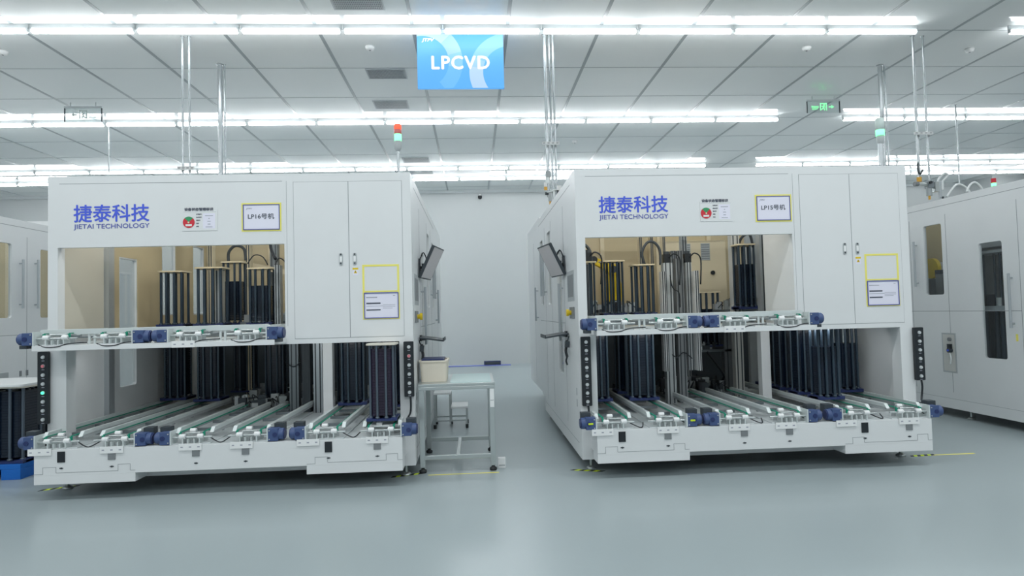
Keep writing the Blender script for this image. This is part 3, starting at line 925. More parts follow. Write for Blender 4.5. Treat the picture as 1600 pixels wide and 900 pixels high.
# ------------------------------------------------------------------ things mounted on the machines
def number_sign(X0, Y0, s, x0, label):
    t = thing('number_sign', (X0 + x0, Y0 - .001, 2.31), label, 'sign', 'machine number signs')
    w_, h_ = .33, .235
    MB().box(-.014, w_ + .014, -.002, 0, -.014, h_ + .014, 'tape').build('tape_border', t)
    f = MB()
    for a in (rect(0, .007, .007, h_ - .007), rect(w_ - .007, w_, .007, h_ - .007), rect(0, w_, 0, .007), rect(0, w_, h_ - .007, h_)):
        f.box(a[0][0], a[1][0], -.008, -.002, a[0][1], a[2][1], 'frame')
    f.build('frame', t)
    p = MB().box(.008, w_ - .008, -.004, -.002, .008, h_ - .008, 'paper')
    put_text(p, 'LP%s号机' % s, .235, .05, lambda u, v, d: (.045 + u, -.0045 - d, .10 + v), 'text', .0012)
    put_text(p, 'JTPV', .055, .018, lambda u, v, d: (.028 + u, -.0045 - d, .185 + v), 'textl', .0008, .2)
    p.build('number_card', t)
number_sign(XA, YA, '16', 1.722, 'yellow edged number sign LP16 on the left machine header')
number_sign(XB, YB_, '15', 1.75, 'yellow edged number sign LP15 on the right machine header')
def status_board(X0, Y0, x0, label):
    t = thing('status_board', (X0 + x0, Y0 - .001, 2.31), label, 'notice board', 'machine status boards')
    b = MB().box(0, .31, -.003, 0, 0, .19, 'white').box(.005, .30, -.0034, -.003, .174, .1755, 'textl')
    put_text(b, '设备状态管理标识', .255, .028, lambda u, v, d: (.018 + u, -.0035 - d, .184 + v), 'text', .0015)
    for j, s in enumerate(('正常运行', '维修保养', '调试中', '待料', '停机')):
        put_text(b, s, .012 * len(s), .0125, lambda u, v, d, j=j: (.122 + u, -.0035 - d, .146 - j * .028 + v), 'text', .0005)
    b.box(.182, .29, -.0036, -.003, .02, .16, 'paper')
    for j, wd in enumerate((.07, .012, .03, .024, .06)):
        b.box(.236 - wd / 2, .236 + wd / 2, -.004, -.0036, .135 - j * .026, .142 - j * .026, 'textl')
    b.build('board', t)
    d = MB()
    c, rad = (.056, .08), .052
    def arc(a0, a1, r, n=16):
        return [(c[0] + r * math.cos(math.radians(a0 + (a1 - a0) * i / n)), c[1] + r * math.sin(math.radians(a0 + (a1 - a0) * i / n))) for i in range(n + 1)]
    d.prism([c] + arc(45, 135, rad), 'y', -.006, -.003, 'greend')
    d.prism([c] + arc(135, 405, rad, 40), 'y', -.006, -.003, 'red')
    d.prism([(.028, .045), (.084, .045), (.084, .062), (.028, .062)], 'y', -.0068, -.006, 'white2')
    d.cyl((c[0], -.006, c[1] - .003), (c[0], -.012, c[1] - .003), .008, 'cream', 12)
    tag(d.build('status_dial', t), 'red and green status dial')
status_board(XA, YA, 1.182, 'status board with red dial on the left machine header')
status_board(XB, YB_, 1.198, 'status board with red dial on the right machine header')
def notice(X0, Y0, label, l2):
    t = MB()
    x0, x1, z0, z1, zm = 2.795, 3.132, 1.462, 1.968, 1.712
    for a in ((x0, x1, z1 - .018, z1), (x0, x1, z0, z0 + .014), (x0 + .018, x1 - .018, zm, zm + .014), (x0, x0 + .018, z0 + .014, z1 - .018), (x1 - .018, x1, z0 + .014, z1 - .018)):
        t.box(a[0] - x0, a[1] - x0, -.0015, 0, a[2] - z0, a[3] - z0, 'tape')
    o = t.build('tape_frame', None, 0, (X0 + x0, Y0 - .0035, z0))
    tag(o, label, 'tape frame', 'yellow tape frames')
    n = thing('notice_sheet', (X0 + x0 + .012, Y0 - .0055, z0 + .008), l2, 'notice', 'framed notice sheets')
    w_, h_ = .316, .238
    f = MB()
    for a in (rect(0, .008, .008, h_ - .008), rect(w_ - .008, w_, .008, h_ - .008), rect(0, w_, 0, .008), rect(0, w_, h_ - .008, h_)):
        f.box(a[0][0], a[1][0], -.007, 0, a[0][1], a[2][1], 'frame')
    f.build('frame', n)
    p = MB().box(.008, w_ - .008, -.002, 0, .008, h_ - .008, 'paper')
    for (a, c, z, h, k) in ((.02, .12, .19, .008, 'textl'), (.02, .15, .132, .014, 'text'), (.02, .17, .112, .004, 'textl'), (.02, .15, .072, .012, 'text'), (.17, .285, .12, .004, 'textl'), (.17, .285, .105, .004, 'textl'), (.17, .26, .09, .004, 'textl'), (.265, .285, .205, .006, 'textl')):
        p.box(a, c, -.0026, -.002, z, z + h, k)
    p.build('sheet', n)
notice(XA, YA, 'yellow tape frame on the LP16 cabinet door', 'blue edged notice sheet on the LP16 cabinet door')
notice(XB, YB_, 'yellow tape frame on the LP15 cabinet door', 'blue edged notice sheet on the LP15 cabinet door')

def monitor(X, out, label):
    """flat monitor on a wall arm, leaning out over the aisle"""
    t = thing('monitor', (X, 6.78, 1.96), label, 'monitor', 'operator monitors')
    c = Vector((out * .125, .06, .08))
    wv = Vector((out * .16, 1.0, 0)).normalized()
    hv = Vector((out * .46, 0, 1)).normalized()
    nv = wv.cross(hv).normalized()
    if nv.x * out < 0:
        nv = -nv
    hw, hh, th = .235, .185, .016
    def slab(a, b_, n0, n1, key, mb):
        vs = []
        for s in (-a, a):
            for q in (-b_, b_):
                for d in (n0, n1):
                    vs.append(c + wv * s + hv * q + nv * d)
        mb.add(vs, [(0, 1, 3, 2), (4, 6, 7, 5), (0, 4, 5, 1), (2, 3, 7, 6), (0, 2, 6, 4), (1, 5, 7, 3)], key)
    b = MB()
    slab(hw, hh, -th, th, 'dark', b)
    slab(.09, .08, -th - .03, -th, 'dark', b)
    b.build('casing', t, .004)
    b = MB()
    slab(hw - .014, hh - .014, th, th + .001, 'screen', b)
    tag(b.build('screen', t), 'grey switched-off screen')
    back = c - nv * (th + .03)
    a = MB().box(min(0, out * .015), max(0, out * .015), -.08, .04, -.06, .12, 'dark')
    a.tube([(out * .015, -.02, .03), (out * .05, .0, .03), back], .016, 'black', 8)
    a.cyl((out * .05, -.02, -.01), (out * .05, -.02, .07), .022, 'dark', 12)
    a.tube([(out * .01, -.06, .10), (out * .05, -.08, .18), (out * .08, -.04, .12), back + Vector((0, 0, -.05))], .006, 'black', 6)
    a.tube([(out * .01, -.05, .0), (out * .04, -.08, -.05), (out * .06, -.02, -.04)], .006, 'black', 6)
    a.build('wall_arm', t)
monitor(XA + W, 1, 'grey monitor on a wall arm at the right side of LP16')
monitor(XB, -1, 'grey monitor on a wall arm at the left side of LP15')
def tray(X, out, label, l2):
    t = thing('keyboard_tray', (X, 6.70, 1.25), label, 'keyboard tray', 'fold-out keyboard trays')
    vs = []
    for xx, zz in ((0.01, 0), (.25, -.035)):
        for yy in (-.2, .25):
            for d in (0, .016):
                vs.append((out * xx, yy, zz + d))
    MB().add(vs, [(0, 1, 3, 2), (4, 6, 7, 5), (0, 4, 5, 1), (2, 3, 7, 6), (0, 2, 6, 4), (1, 5, 7, 3)], 'dark').box(min(out * .245, out * .255), max(out * .245, out * .255), -.2, .25, -.035, .0, 'dark').build('shelf', t)
    MB().box(min(0, out * .02), max(0, out * .02), -.05, .05, -.03, .03, 'black').prism([(out * .02, -.025), (out * .02, -.006), (out * .10, -.016)], 'y', -.01, .01, 'black').build('bracket', t)
    s = thing('barcode_scanner', (X + out * .03, 6.52, 1.03), l2, 'scanner', 'hanging scanners')
    MB().tube([(0, 0, .16), (out * .004, .01, .10), (out * .012, 0, .05), (0, -.01, -.01)], .014, 'black', 8).prism([(-.02, .09), (.02, .09), (.026, .15), (-.016, .15)], 'y', -.03, .03, 'dark').build('grip', s)
    MB().tube([(0, 0, -.01), (out * .01, .01, -.05), (0, .0, -.09)], .009, 'black', 8).tube([(0, .0, .14), (-out * .02, .02, .18), (-out * .028, .03, .2)], .005, 'black', 6).build('cord', s)
tray(XA + W, 1, 'dark keyboard tray folded out from the right side of LP16', 'black scanner hanging below the keyboard tray of LP16')
tray(XB, -1, 'dark keyboard tray folded out from the left side of LP15', 'black scanner hanging below the keyboard tray of LP15')

# ------------------------------------------------------------------ aisle table, bin, step stool
TX0, TX1, TY0, TY1, TZ = -.545, .18, 6.10, 7.02, .835
t = thing('work_table', ((TX0 + TX1) / 2, (TY0 + TY1) / 2, 0), 'stainless steel work table in the aisle against the LP16 machine', 'table')
hx, hy = (TX1 - TX0) / 2, (TY1 - TY0) / 2
MB().box(-hx, hx, -hy, hy, TZ - .028, TZ, 'steel').box(-hx + .0, hx, -hy, -hy + .02, TZ - .06, TZ - .028, 'steel').build('table_top', t, .004)
tag(MB().curve2d(plate(rrect(-hx + .30, hx - .03, -hy + .03, hy - .03, .04), [], .004), lambda u, v, q: (u, v, TZ + .002 + q), 'tabletop').build('table_mat', t), 'pale green table mat')
lg = MB().box(-.024, .024, -.024, .024, .05, TZ - .03, 'steel').build('leg', t, .003)
MB().lathe((0, 0, 0), [(.03, 0), (.034, .008), (.034, .025), (.016, .035), (.012, .06)], 'rubber', 16).build('levelling_foot', lg)
lg.location = (-hx + .03, -hy + .03, 0)
for p in ((hx - .03, -hy + .03), (-hx + .03, hy - .03), (hx - .03, hy - .03)):
    c = copy_tree(lg, t)
    c.location = (*p, 0)
s = MB().box(-hx + .05, hx - .05, -hy + .012, -hy + .046, .12, .16, 'steel').box(-hx + .05, hx - .05, hy - .046, hy - .012, .12, .16, 'steel').box(-.018, .018, -hy + .046, hy - .046, .122, .158, 'steel')
s.build('stretcher', t, .003)
MB().box(hx - .048, hx - .008, -hy + .0045, -hy + .006, .60, .79, 'white2').box(hx - .044, hx - .012, -hy + .004, -hy + .0045, .66, .668, 'lgrey').build('leg_label', t)
t = thing('storage_bin', (-.405, 6.46, TZ), 'cream plastic bin with navy lid insert on the work table', 'bin')
def taper(mb, x0, x1, y0, y1, z0, z1, k, key):
    a = rrect(x0 + k, x1 - k, y0 + k, y1 - k, .03)
    c = rrect(x0, x1, y0, y1, .035)
    n = len(a)
    mb.add([(u, v, z0) for u, v in a] + [(u, v, z1) for u, v in c], [(i, (i + 1) % n, n + (i + 1) % n, n + i) for i in range(n)] + [tuple(range(n))[::-1], tuple(range(n, 2 * n))], key)
b = MB()
taper(b, -.135, .135, -.2, .2, 0, .195, .012, 'bin')
b.build('body', t, .003)
b = MB().curve2d(plate(rrect(-.142, .142, -.207, .207, .04), [rrect(-.12, .12, -.185, .185, .03)], .016), lambda u, v, q: (u, v, .20 + q), 'bin')
b.build('rim', t, .003)
tag(MB().box(-.118, .10, -.18, .16, .196, .222, 'navy').build('lid_insert', t, .004), 'navy lid insert')
t = thing('step_stool', (-.33, 8.55, 0), 'white two-step stool with steel legs behind the work table', 'stool')
MB().box(-.22, -.0, -.15, .25, .44, .47, 'white2').build('upper_step', t, .006)
MB().box(.0, .22, -.15, .25, .255, .285, 'white2').build('lower_step', t, .006)
fr = MB()
for x_, y_, z1 in ((-.21, -.13, .44), (-.21, .22, .44), (-.01, -.13, .44), (-.01, .22, .44), (.205, -.13, .255), (.205, .22, .255)):
    fr.box(x_ - .011, x_ + .011, y_ - .011, y_ + .011, .05, z1, 'steel')
fr.box(-.21, .2, -.14, -.12, .09, .11, 'steel').box(-.21, .2, .21, .23, .09, .11, 'steel').box(-.22, -.2, -.13, .22, .09, .11, 'steel').box(.195, .215, -.13, .22, .09, .11, 'steel')
fr.build('frame', t)
f0 = MB().cyl((0, 0, 0), (0, 0, .05), .02, 'rubber', 12).build('rubber_foot', t)
f0.location = (-.21, -.13, 0)
for p in ((-.21, .22, 0), (.205, -.13, 0), (.205, .22, 0), (-.01, .22, 0)):
    link_copy(f0, t, p)

# ------------------------------------------------------------------ blue pallet with a tall carrier stack at the left edge
t = thing('pallet', (-4.86, 6.92, 0), 'blue plastic pallet on the floor left of the LP16 machine', 'pallet')
b = MB().box(-.45, .45, -.42, .42, .10, .145, 'pallet')
b.build('deck', t, .004)
f0 = MB().box(-.09, .09, -.42, .42, 0.012, .10, 'pallet').box(-.09, .09, -.42, .42, 0, .012, 'pallet').build('runner', t, .003)
f0.location = (-.36, 0, 0)
link_copy(f0, t, (0, 0, 0))
link_copy(f0, t, (.36, 0, 0))
big = make_carrier('wafer_carrier', .745, 1.0, wd=.42, dp=.40, base='navy', rod='rodg', rr=.014)
GP = 'wafer carriers on the blue pallet'
for i, (x, y, lab) in enumerate(((-4.62, 6.74, 'large navy wafer carrier with white plate, nearest corner of the blue pallet'), (-4.62, 7.16, 'large navy wafer carrier at the back right of the blue pallet'),
                                 (-5.06, 6.74, 'large navy wafer carrier at the front left of the blue pallet'), (-5.06, 7.16, 'large navy wafer carrier at the back left of the blue pallet'))):
    place_carrier(big, (x, y, .146), lab, GP)
tag(MB().curve2d(plate(rrect(-.45, .45, -.43, .43, .06), [], .02), lambda u, v, q: (-4.86 + u, 6.94 + v, .902 + q), 'white2').build('cover_board', None, .003), 'white cover board lying on the carriers of the blue pallet', 'board')

# ------------------------------------------------------------------ ceiling tubes
def make_lamp():
    root = bpy.data.objects.new('ceiling_light', None)
    COL.objects.link(root)
    L = 1.18
    MB().box(.0, L + .03, -.011, .011, .0225, .078, 'house').box(.012, .03, -.02, .02, -.02, .034, 'house').box(L, L + .018, -.02, .02, -.02, .034, 'house').build('housing', root)
    MB().prism([(-.03, .004), (-.024, -.024), (-.01, -.032), (.01, -.032), (.024, -.024), (.03, .004)], 'x', .03, L, 'lamp').prism([(-.03, .0042), (.03, .0042), (.016, .022), (-.016, .022)], 'x', .03, L, 'lampback').build('tube', root)
    return root
lamp0 = make_lamp()
ORD = ('first second third fourth fifth sixth seventh eighth ninth tenth eleventh twelfth thirteenth fourteenth fifteenth sixteenth '
       'seventeenth eighteenth nineteenth twentieth twenty-first twenty-second twenty-third twenty-fourth').split()
# (row depth, wording, tubes in view), and the unseen rest of each row as plain lamps
rows = ((7.78, 'nearest ceiling row', [k for k in range(-5, 7) if k != 5]),
        (11.54, 'second nearest ceiling row', [k for k in range(-7, 9) if k != 5]),
        (15.30, 'third nearest ceiling row', [k for k in range(-9, 12) if k != 5]),
        (16.52, 'farthest ceiling row, left of LP16', [-11, -10, -9]),
        (16.52, 'farthest ceiling row, between LP16 and LP15', [-1, 0, 1, 2]),
        (16.52, 'farthest ceiling row, right of LP15', [9, 10, 11, 12]))
first = True
for y, rn, ks in rows:
    for j, k in enumerate(ks):
        o = lamp0 if first else copy_tree(lamp0)
        first = False
        o.location = (-.298 + 1.2215 * k, y, CZ - .08)
        tag(o, '%s white tube light from the left in the %s' % (ORD[j], rn), 'ceiling light', 'ceiling tube lights, ' + rn.split(',')[0])
for y, a, c in ((7.78, -13.0, -6.5), (7.78, 8.5, 14.5), (11.54, -13.5, -9.0), (11.54, 10.9, 15.0), (15.3, -13.5, -11.4), (16.52, -10.0, -1.7), (16.52, 3.5, 10.5)):
    l = bpy.data.lights.new('row_lamp', 'AREA')
    l.shape = 'RECTANGLE'
    l.size, l.size_y = c - a, 0.09
    l.energy = LAMP * (c - a) * 0.09 * math.pi * 2.5
    l.color = LAMP_COL
    o = bpy.data.objects.new('row_lamp', l)
    o.location = ((a + c) / 2, y, 4.97)
    COL.objects.link(o)

# ------------------------------------------------------------------ vents, detectors, hanging signs
def vent(x0, x1, y0, y1, label):
    t = thing('ceiling_vent', ((x0 + x1) / 2, (y0 + y1) / 2, CZ - .004), label, 'vent', 'ceiling vents')
    a, c = (x1 - x0) / 2, (y1 - y0) / 2
    MB().curve2d(plate(rect(-a, a, -c, c), [rect(-a + .02, a - .02, -c + .02, c - .02)], .012), lambda u, v, q: (u, v, -.004 + q), 'vent').box(-a + .02, a - .02, -c + .02, c - .02, -.001, .003, 'ventd').build('frame', t)
    s = MB()
    n = 26
    for i in range(n):
        x = -a + .02 + (2 * a - .04) * (i + .5) / n
        s.box(x - .0045, x + .0045, -c + .02, c - .02, -.009, -.001, 'vent')
    for i in range(1, 8):
        y = -c + .02 + (2 * c - .04) * i / 8
        s.box(-a + .02, a - .02, y - .003, y + .003, -.0085, -.001, 'vent')
    s.build('grille', t)
for (x0, x1, y0, y1, l) in ((-1.535, -.95, 6.98, 7.38, 'grey ceiling vent cut off by the top edge of the photo'), (-1.49, -.915, 9.19, 9.57, 'grey ceiling vent left of the blue hanging sign'),
                            (-1.605, -1.03, 10.58, 10.985, 'grey ceiling vent below and left of the blue sign, before the second light row'), (-1.56, -.95, 14.5, 14.95, 'small far ceiling vent just before the third light row'),
                            (-1.52, -.95, 15.82, 16.2, 'farthest ceiling vent, between the last two light rows')):
    vent(x0, x1, y0, y1, l)
for (x, y, l) in ((-1.296, 8.43, 'white smoke detector left of the blue sign'), (4.69, 8.46, 'white smoke detector above the green exit sign'), (7.10, 8.51, 'white smoke detector near the right edge of the ceiling'),
                  (-6.05, 8.57, 'white smoke detector at the left edge of the ceiling'), (2.2, 13.2, 'white ceiling detector beyond the second light row, above LP15')):
    t = thing('smoke_detector', (x, y, CZ), l, 'smoke detector', 'smoke detectors')
    MB().lathe((0, 0, -.05), [(.025, 0), (.048, .006), (.055, .022), (.06, .03), (.06, .05)], 'white2', 20).build('cover', t)
    MB().lathe((0, 0, -.0545), [(.012, 0), (.014, .005)], 'grey', 10).build('sensor_tip', t)

# blue LPCVD sign
SX0, SX1, SZ0, SZ1, SY = -.642, .451, 4.345, 5.045, 8.0
sw, sh = SX1 - SX0, SZ1 - SZ0
t = thing('hanging_sign', (SX0, SY, SZ0), 'blue hanging sign reading LPCVD with pale curved bands', 'sign')
MB().box(0, sw, 0, .05, 0, sh, 'sign0').build('sign_box', t)
def S(px, py):
    return ((px - 245) / 1100 * sw, sh - (py - 85) / 705 * sh)
def clip(poly, x0, x1, y0, y1):
    for ax, lim, sg in ((0, x0, 1), (0, x1, -1), (1, y0, 1), (1, y1, -1)):
        out = []
        for i in range(len(poly)):
            a, c = poly[i - 1], poly[i]
            da, dc = (a[ax] - lim) * sg, (c[ax] - lim) * sg
            if da * dc < 0:
                f = da / (da - dc)
                out.append((a[0] + (c[0] - a[0]) * f, a[1] + (c[1] - a[1]) * f))
            if dc >= 0:
                out.append(c)
        poly = out
        if not poly:
            break
    return poly
bands = MB()
def band(cx, cy, r0, r1, shade, d):
    n = 120
    for i in range(n):
        t0, t1 = 2 * math.pi * i / n, 2 * math.pi * (i + 1) / n
        q = [S(cx + r * math.cos(a), cy + r * math.sin(a)) for r, a in ((r0, t0), (r1, t0), (r1, t1), (r0, t1))]
        q = clip(q, 0, sw, 0, sh)
        if len(q) >= 3:
            k = shade(math.degrees((t0 + t1) / 2) % 360)
            if k:
                bands.add([(u, -d, v) for u, v in q], [tuple(range(len(q)))], 'sign%d' % k)
def sh1(a):
    a = (a + 180) % 360 - 180         # image y runs down: negative angles are the upper part
    return 4 if a < -45 else 3 if a < -15 else 2 if a < 8 else 1 if a < 50 else 0
def sh2(a):
    return 4 if a < 190 else 3 if a < 205 else 2
band(310, 450, 335, 512, sh1, .001)
band(1420, 590, 341, 516, sh2, .0015)
bands.build('sign_bands', t)
x0_, z0_ = S(430, 545)
x1_, z1_ = S(1160, 378)
put_text(MB(), 'LPCVD', x1_ - x0_, z1_ - z0_, lambda u, v, d: (x0_ + u, -.004 - d, z0_ + v), 'signw', .007, 0, 1.12).build('sign_lettering', t)
a_, b_ = S(308, 198)
put_text(MB(), 'JTPV', .155, .05, lambda u, v, d: (a_ + u, -.004 - d, b_ + v), 'signw', .003, .22).build('sign_logo', t)
MB().cyl((.12, .025, sh), (.12, .025, CZ - SZ0), .008, 'steel', 8).cyl((sw - .12, .025, sh), (sw - .12, .025, CZ - SZ0), .008, 'steel', 8).build('hanger', t)

def exit_sign(x0, x1, y, z0, z1, lit, label):
    t = thing('exit_sign', (x0, y, z0), label, 'exit sign')
    w_, h_ = x1 - x0, z1 - z0
    MB().box(.012, w_ - .012, 0, .006, 0, h_, 'exitglass').build('acrylic_panel', t)
    MB().box(0, .012, -.006, .012, .0, h_, 'dark').box(w_ - .012, w_, -.006, .012, 0, h_, 'dark').box(.0, w_, -.01, .016, h_, h_ + .03, 'house').build('frame', t)
    MB().cyl((.1, 0, h_ + .02), (.1, 0, CZ - z0), .006, 'steel', 8).cyl((w_ - .1, 0, h_ + .02), (w_ - .1, 0, CZ - z0), .006, 'steel', 8).build('hanger', t)
    k = 'exitgreen' if lit else 'exitoff'
    m_ = MB()
    fx = (lambda u: u) if lit else (lambda u: w_ - u)
    def pr(pts):
        m_.prism([(fx(a * w_), b * h_) for a, b in pts], 'y', -.003, -.0005, k)
    # door frame and running man
    pr([(.40, .22), (.425, .22), (.425, .82), (.40, .82)])
    pr([(.575, .22), (.60, .22), (.60, .82), (.575, .82)])
    pr([(.40, .78), (.60, .78), (.60, .84), (.40, .84)])
    m_.cyl((fx(.525 * w_), -.003, .68 * h_), (fx(.525 * w_), -.0005, .68 * h_), .016, k, 12)
    pr([(.485, .62), (.52, .60), (.51, .42), (.475, .44)])
    pr([(.50, .60), (.555, .50), (.545, .46), (.495, .54)])
    pr([(.485, .61), (.44, .56), (.44, .52), (.49, .56)])
    pr([(.48, .45), (.505, .43), (.54, .33), (.535, .22), (.52, .22), (.515, .32)])
    pr([(.475, .45), (.50, .40), (.46, .30), (.43, .24), (.42, .28), (.455, .35)])
    # arrow
    pr([(.66, .47), (.74, .47), (.74, .57), (.66, .57)])
    pr([(.74, .38), (.82, .52), (.74, .66)])
    m_.build('running_man', t)
    ox = .14 * w_ if lit else w_ - .35 * w_
    m2 = put_text(MB(), '安全出口', .21 * w_, .17 * h_, lambda u, v, d: (ox + u, -.002 - d, .44 * h_ + v), k, .0015)
    put_text(m2, 'EXIT', .17 * w_, .10 * h_, lambda u, v, d: (ox + .02 * w_ + u, -.002 - d, .28 * h_ + v), k, .001)
    m2.build('exit_lettering', t)
exit_sign(5.78, 6.37, 10.5, 4.775, 4.975, True, 'green lit exit sign with running man hanging under the ceiling on the right')
exit_sign(-6.53, -5.94, 10.6, 4.745, 4.965, False, 'unlit clear exit sign hanging under the ceiling on the left')

# ------------------------------------------------------------------ pipes dropping from the ceiling
def pipe_drop(x, y, spec, label, zb=None, bracket=None):
    t = thing('pipe_drop', (x, y, CZ), label, 'pipes', 'pipes hanging from the ceiling')
    for dx, dy, r, z1 in spec:
        MB().cyl((dx, dy, 0), (dx, dy, z1 - CZ), r, 'pipe', 12).lathe((dx, dy, -.006), [(r * 1.7, 0), (r * 1.7, .006)], 'pipe', 14).build('pipe', t)
    if bracket:
        a, c, z = bracket
        b = MB().box(a, c, -.035, -.02, z - CZ - .02, z - CZ + .02, 'white2').box(a, c, -.035, .0, z - CZ + .018, z - CZ + .02, 'white2')
        n = 4
        for i in range(n):
            xx = a + (c - a) * (i + .5) / n
            b.box(xx - .014, xx + .014, -.0365, -.035, z - CZ - .004, z - CZ + .006, 'grey')
        for dx, dy, r, z1 in spec:
            b.cyl((dx, -.03, z - CZ - .03), (dx, -.03, z - CZ - .05), .01, 'grey', 8)
        b.build('bracket', t)
    return t
pipe_drop(-3.576, 8.12, ((0, 0, .014, 2.9), (.082, 0, .014, 2.9)), 'pair of thin steel pipes over the left part of LP16', None, (-.06, .145, 3.385))
pipe_drop(-3.467, 9.03, ((0, 0, .032, 2.9), (.06, 0, .012, 2.9)), 'thick and thin steel pipe pair behind the first pair over LP16')
t = pipe_drop(1.0, 8.05, ((-.015, 0, .02, 2.95), (.045, .02, .013, 3.0), (.09, .0, .013, 2.95)), 'three pipes with valves dropping above the left end of LP15', None, (-.085, .14, 3.635))
v = MB()
zc = -CZ
v.box(-.045, .02, -.03, .03, 3.20 + zc, 3.28 + zc, 'lgrey').cyl((-.02, 0, 3.12 + zc), (-.02, 0, 3.2 + zc), .03, 'steel', 12).box(-.075, -.035, -.04, -.03, 3.04 + zc, 3.13 + zc, 'white2').box(-.075, -.035, -.041, -.039, 3.03 + zc, 3.075 + zc, 'brass')
v.cyl((-.04, -.02, 3.0 + zc), (.16, -.02, 3.06 + zc), .016, 'steel', 10).box(.09, .15, -.04, .02, 3.03 + zc, 3.09 + zc, 'white2').cyl((.0, -.02, 3.0 + zc), (.0, -.02, 2.89 + zc), .022, 'lgrey', 12).cyl((.05, -.02, 3.02 + zc), (.05, -.02, 2.88 + zc), .018, 'steel', 12)
v.cyl((-.06, -.02, 2.99 + zc), (-.02, -.02, 2.99 + zc), .02, 'dark', 10).cyl((.0, -.02, 2.89 + zc), (.0, -.02, 2.845 + zc), .012, 'brass', 10).cyl((.1, -.02, 3.03 + zc), (.1, -.02, 2.92 + zc), .012, 'dark', 10)
v.tube([(.05, -.02, 2.9 + zc), (.10, -.02, 2.86 + zc), (.2, .1, 2.89 + zc), (.3, .2, 2.86 + zc)], .01, 'hose', 6)
v.build('valve_set', t)
t = pipe_drop(5.96, 8.1, ((0, 0, .018, 3.1), (.14, 0, .014, 3.05)), 'two pipes with a valve cluster dropping behind the right end of LP15', None, (-.06, .2, 3.735))
v = MB()
v.tube([(-.03, -.03, 3.34 + zc), (-.03, -.03, 3.22 + zc), (.0, -.03, 3.19 + zc), (.03, -.03, 3.24 + zc)], .012, 'dark', 8).cyl((-.05, 0, 3.07 + zc), (.22, 0, 3.03 + zc), .024, 'steel', 12).cyl((.0, 0, 3.09 + zc), (.0, 0, 3.15 + zc), .03, 'brass', 12).cyl((-.07, 0, 3.06 + zc), (-.02, 0, 3.06 + zc), .032, 'grey', 12)
v.cyl((.13, 0, 3.04 + zc), (.13, 0, 2.9 + zc), .035, 'lgrey', 14).cyl((.13, 0, 2.9 + zc), (.13, 0, 2.85 + zc), .014, 'brass', 10).box(.10, .17, -.04, .04, 3.0 + zc, 3.09 + zc, 'alud').box(.19, .25, -.04, .03, 2.95 + zc, 3.08 + zc, 'steel')
v.cyl((.28, 0, 3.1 + zc), (.28, 0, 2.84 + zc), .02, 'alu', 12).cyl((.31, 0, 3.1 + zc), (.31, 0, 2.98 + zc), .022, 'hose', 12).cyl((.27, 0, 2.87 + zc), (.33, 0, 2.87 + zc), .02, 'dark', 10).cyl((.12, -.035, 3.07 + zc), (.12, -.06, 3.07 + zc), .02, 'black', 10)
v.tube([(.24, 0, 3.05 + zc), (.28, 0, 3.14 + zc), (.36, 0, 3.2 + zc), (.40, 0, 3.17 + zc), (.33, 0, 3.1 + zc)], .013, 'hose', 8)
v.build('valve_set', t)
pipe_drop(6.17, 9.11, ((0, 0, .03, 2.9), (.07, 0, .013, 2.9)), 'thick and thin pipe pair behind the right signal tower')
pipe_drop(-6.55, 11.9, ((0, 0, .012, 4.2),), 'short thin rod hanging from the ceiling over the left rear')
pipe_drop(8.85, 11.0, ((0, 0, .013, 3.6),), 'single thin rod hanging from the ceiling at far right')
for pts, l in (([(6.20, 7.6, 2.828), (6.24, 7.6, 2.93), (6.32, 7.6, 2.975), (6.40, 7.6, 2.90), (6.42, 7.65, 2.828)], 'white looped hose on the roof of the right edge machine, nearer arch'),
               ([(6.16, 7.9, 2.828), (6.26, 7.9, 2.96), (6.38, 7.95, 3.02), (6.5, 7.95, 2.96), (6.56, 7.95, 2.828)], 'white looped hose on the roof of the right edge machine, larger rear arch')):
    b = MB().tube(pts, .013, 'hose', 8)
    for e in (pts[0], pts[-1]):
        b.cyl(e, (e[0], e[1], e[2] + .03), .02, 'lgrey', 10)
    tag(b.build('roof_hose'), l, 'hose', 'white roof hoses')

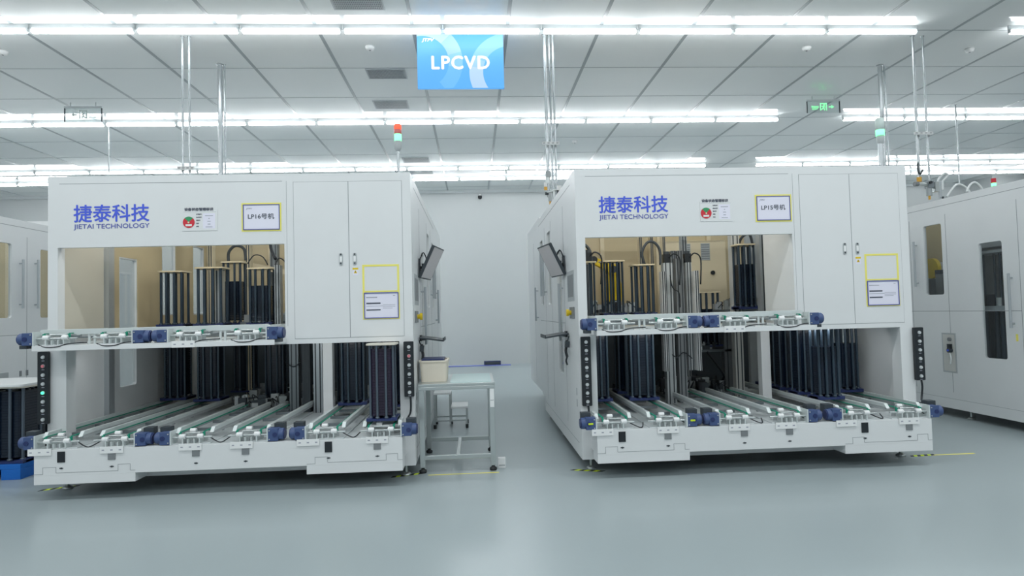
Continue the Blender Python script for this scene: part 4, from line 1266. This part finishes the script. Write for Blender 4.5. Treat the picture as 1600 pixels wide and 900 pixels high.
# ------------------------------------------------------------------ floor markings, back wall items
def hazard(x, y, rz, ln, label):
    b = MB()
    n = 7
    for i in range(n):
        b.prism([(ln * i / n, 0), (ln * (i + 1) / n, 0), (ln * (i + 1) / n + .03, .05), (ln * i / n + .03, .05)], 'z', 0.0002, .0012, 'limetag' if i % 2 else 'black')
    o = b.build('floor_tape', None, 0, (x, y, 0))
    o.rotation_euler.z = rz
    tag(o, label, 'floor tape', 'striped floor tapes')
hazard(-3.94, 6.02, .45, .30, 'striped yellow and black tape under the left foot of LP16')
hazard(-.80, 5.99, .35, .30, 'striped yellow and black tape by the right foot of LP16')
hazard(.86, 6.0, -.35, .30, 'striped yellow and black tape by the left foot of LP15')
hazard(4.18, 5.98, .1, .26, 'striped yellow and black tape by the right foot of LP15')
tag(MB().box(-.46, .2, 6.02, 6.045, .0002, .0012, 'tape').build('floor_line'), 'thin yellow line on the floor before the work table', 'floor tape')
tag(MB().box(4.42, 4.85, 6.0, 6.03, .0002, .0012, 'tape').build('floor_line'), 'thin yellow line on the floor right of LP15', 'floor tape')
b = MB().box(.20, .27, 6.2, 6.27, 0, .09, 'white2').box(.205, .265, 6.199, 6.2, .02, .03, 'lgrey')
tag(b.build('floor_box', None, .004), 'small white box on the floor beside the right table leg', 'box')
t = thing('wall_camera', (.25, YB - .002, 4.86), 'black dome camera high on the back wall', 'camera')
MB().box(-.03, .03, -.10, 0, .0, .06, 'white2').build('bracket', t)
MB().lathe((0, -.10, -.09), [(.02, 0), (.05, .02), (.06, .06), (.06, .10)], 'black', 18).build('dome', t)
b = MB().box(-.75, 1.0, 17.9, 18.1, .0, .02, 'violet')
tag(b.build('floor_strip', None, .003), 'violet blue strip on the floor along the back wall', 'strip')
b = MB().box(.25, .72, 17.95, 18.08, .021, .13, 'navy').box(.28, .69, 17.94, 17.95, .04, .11, 'dark')
tag(b.build('tool_case', None, .006), 'dark low case on the violet strip at the back wall', 'case')

# prototypes that were never placed
for o in list(bpy.data.objects):
    if 'keep' in o:
        del o['keep']
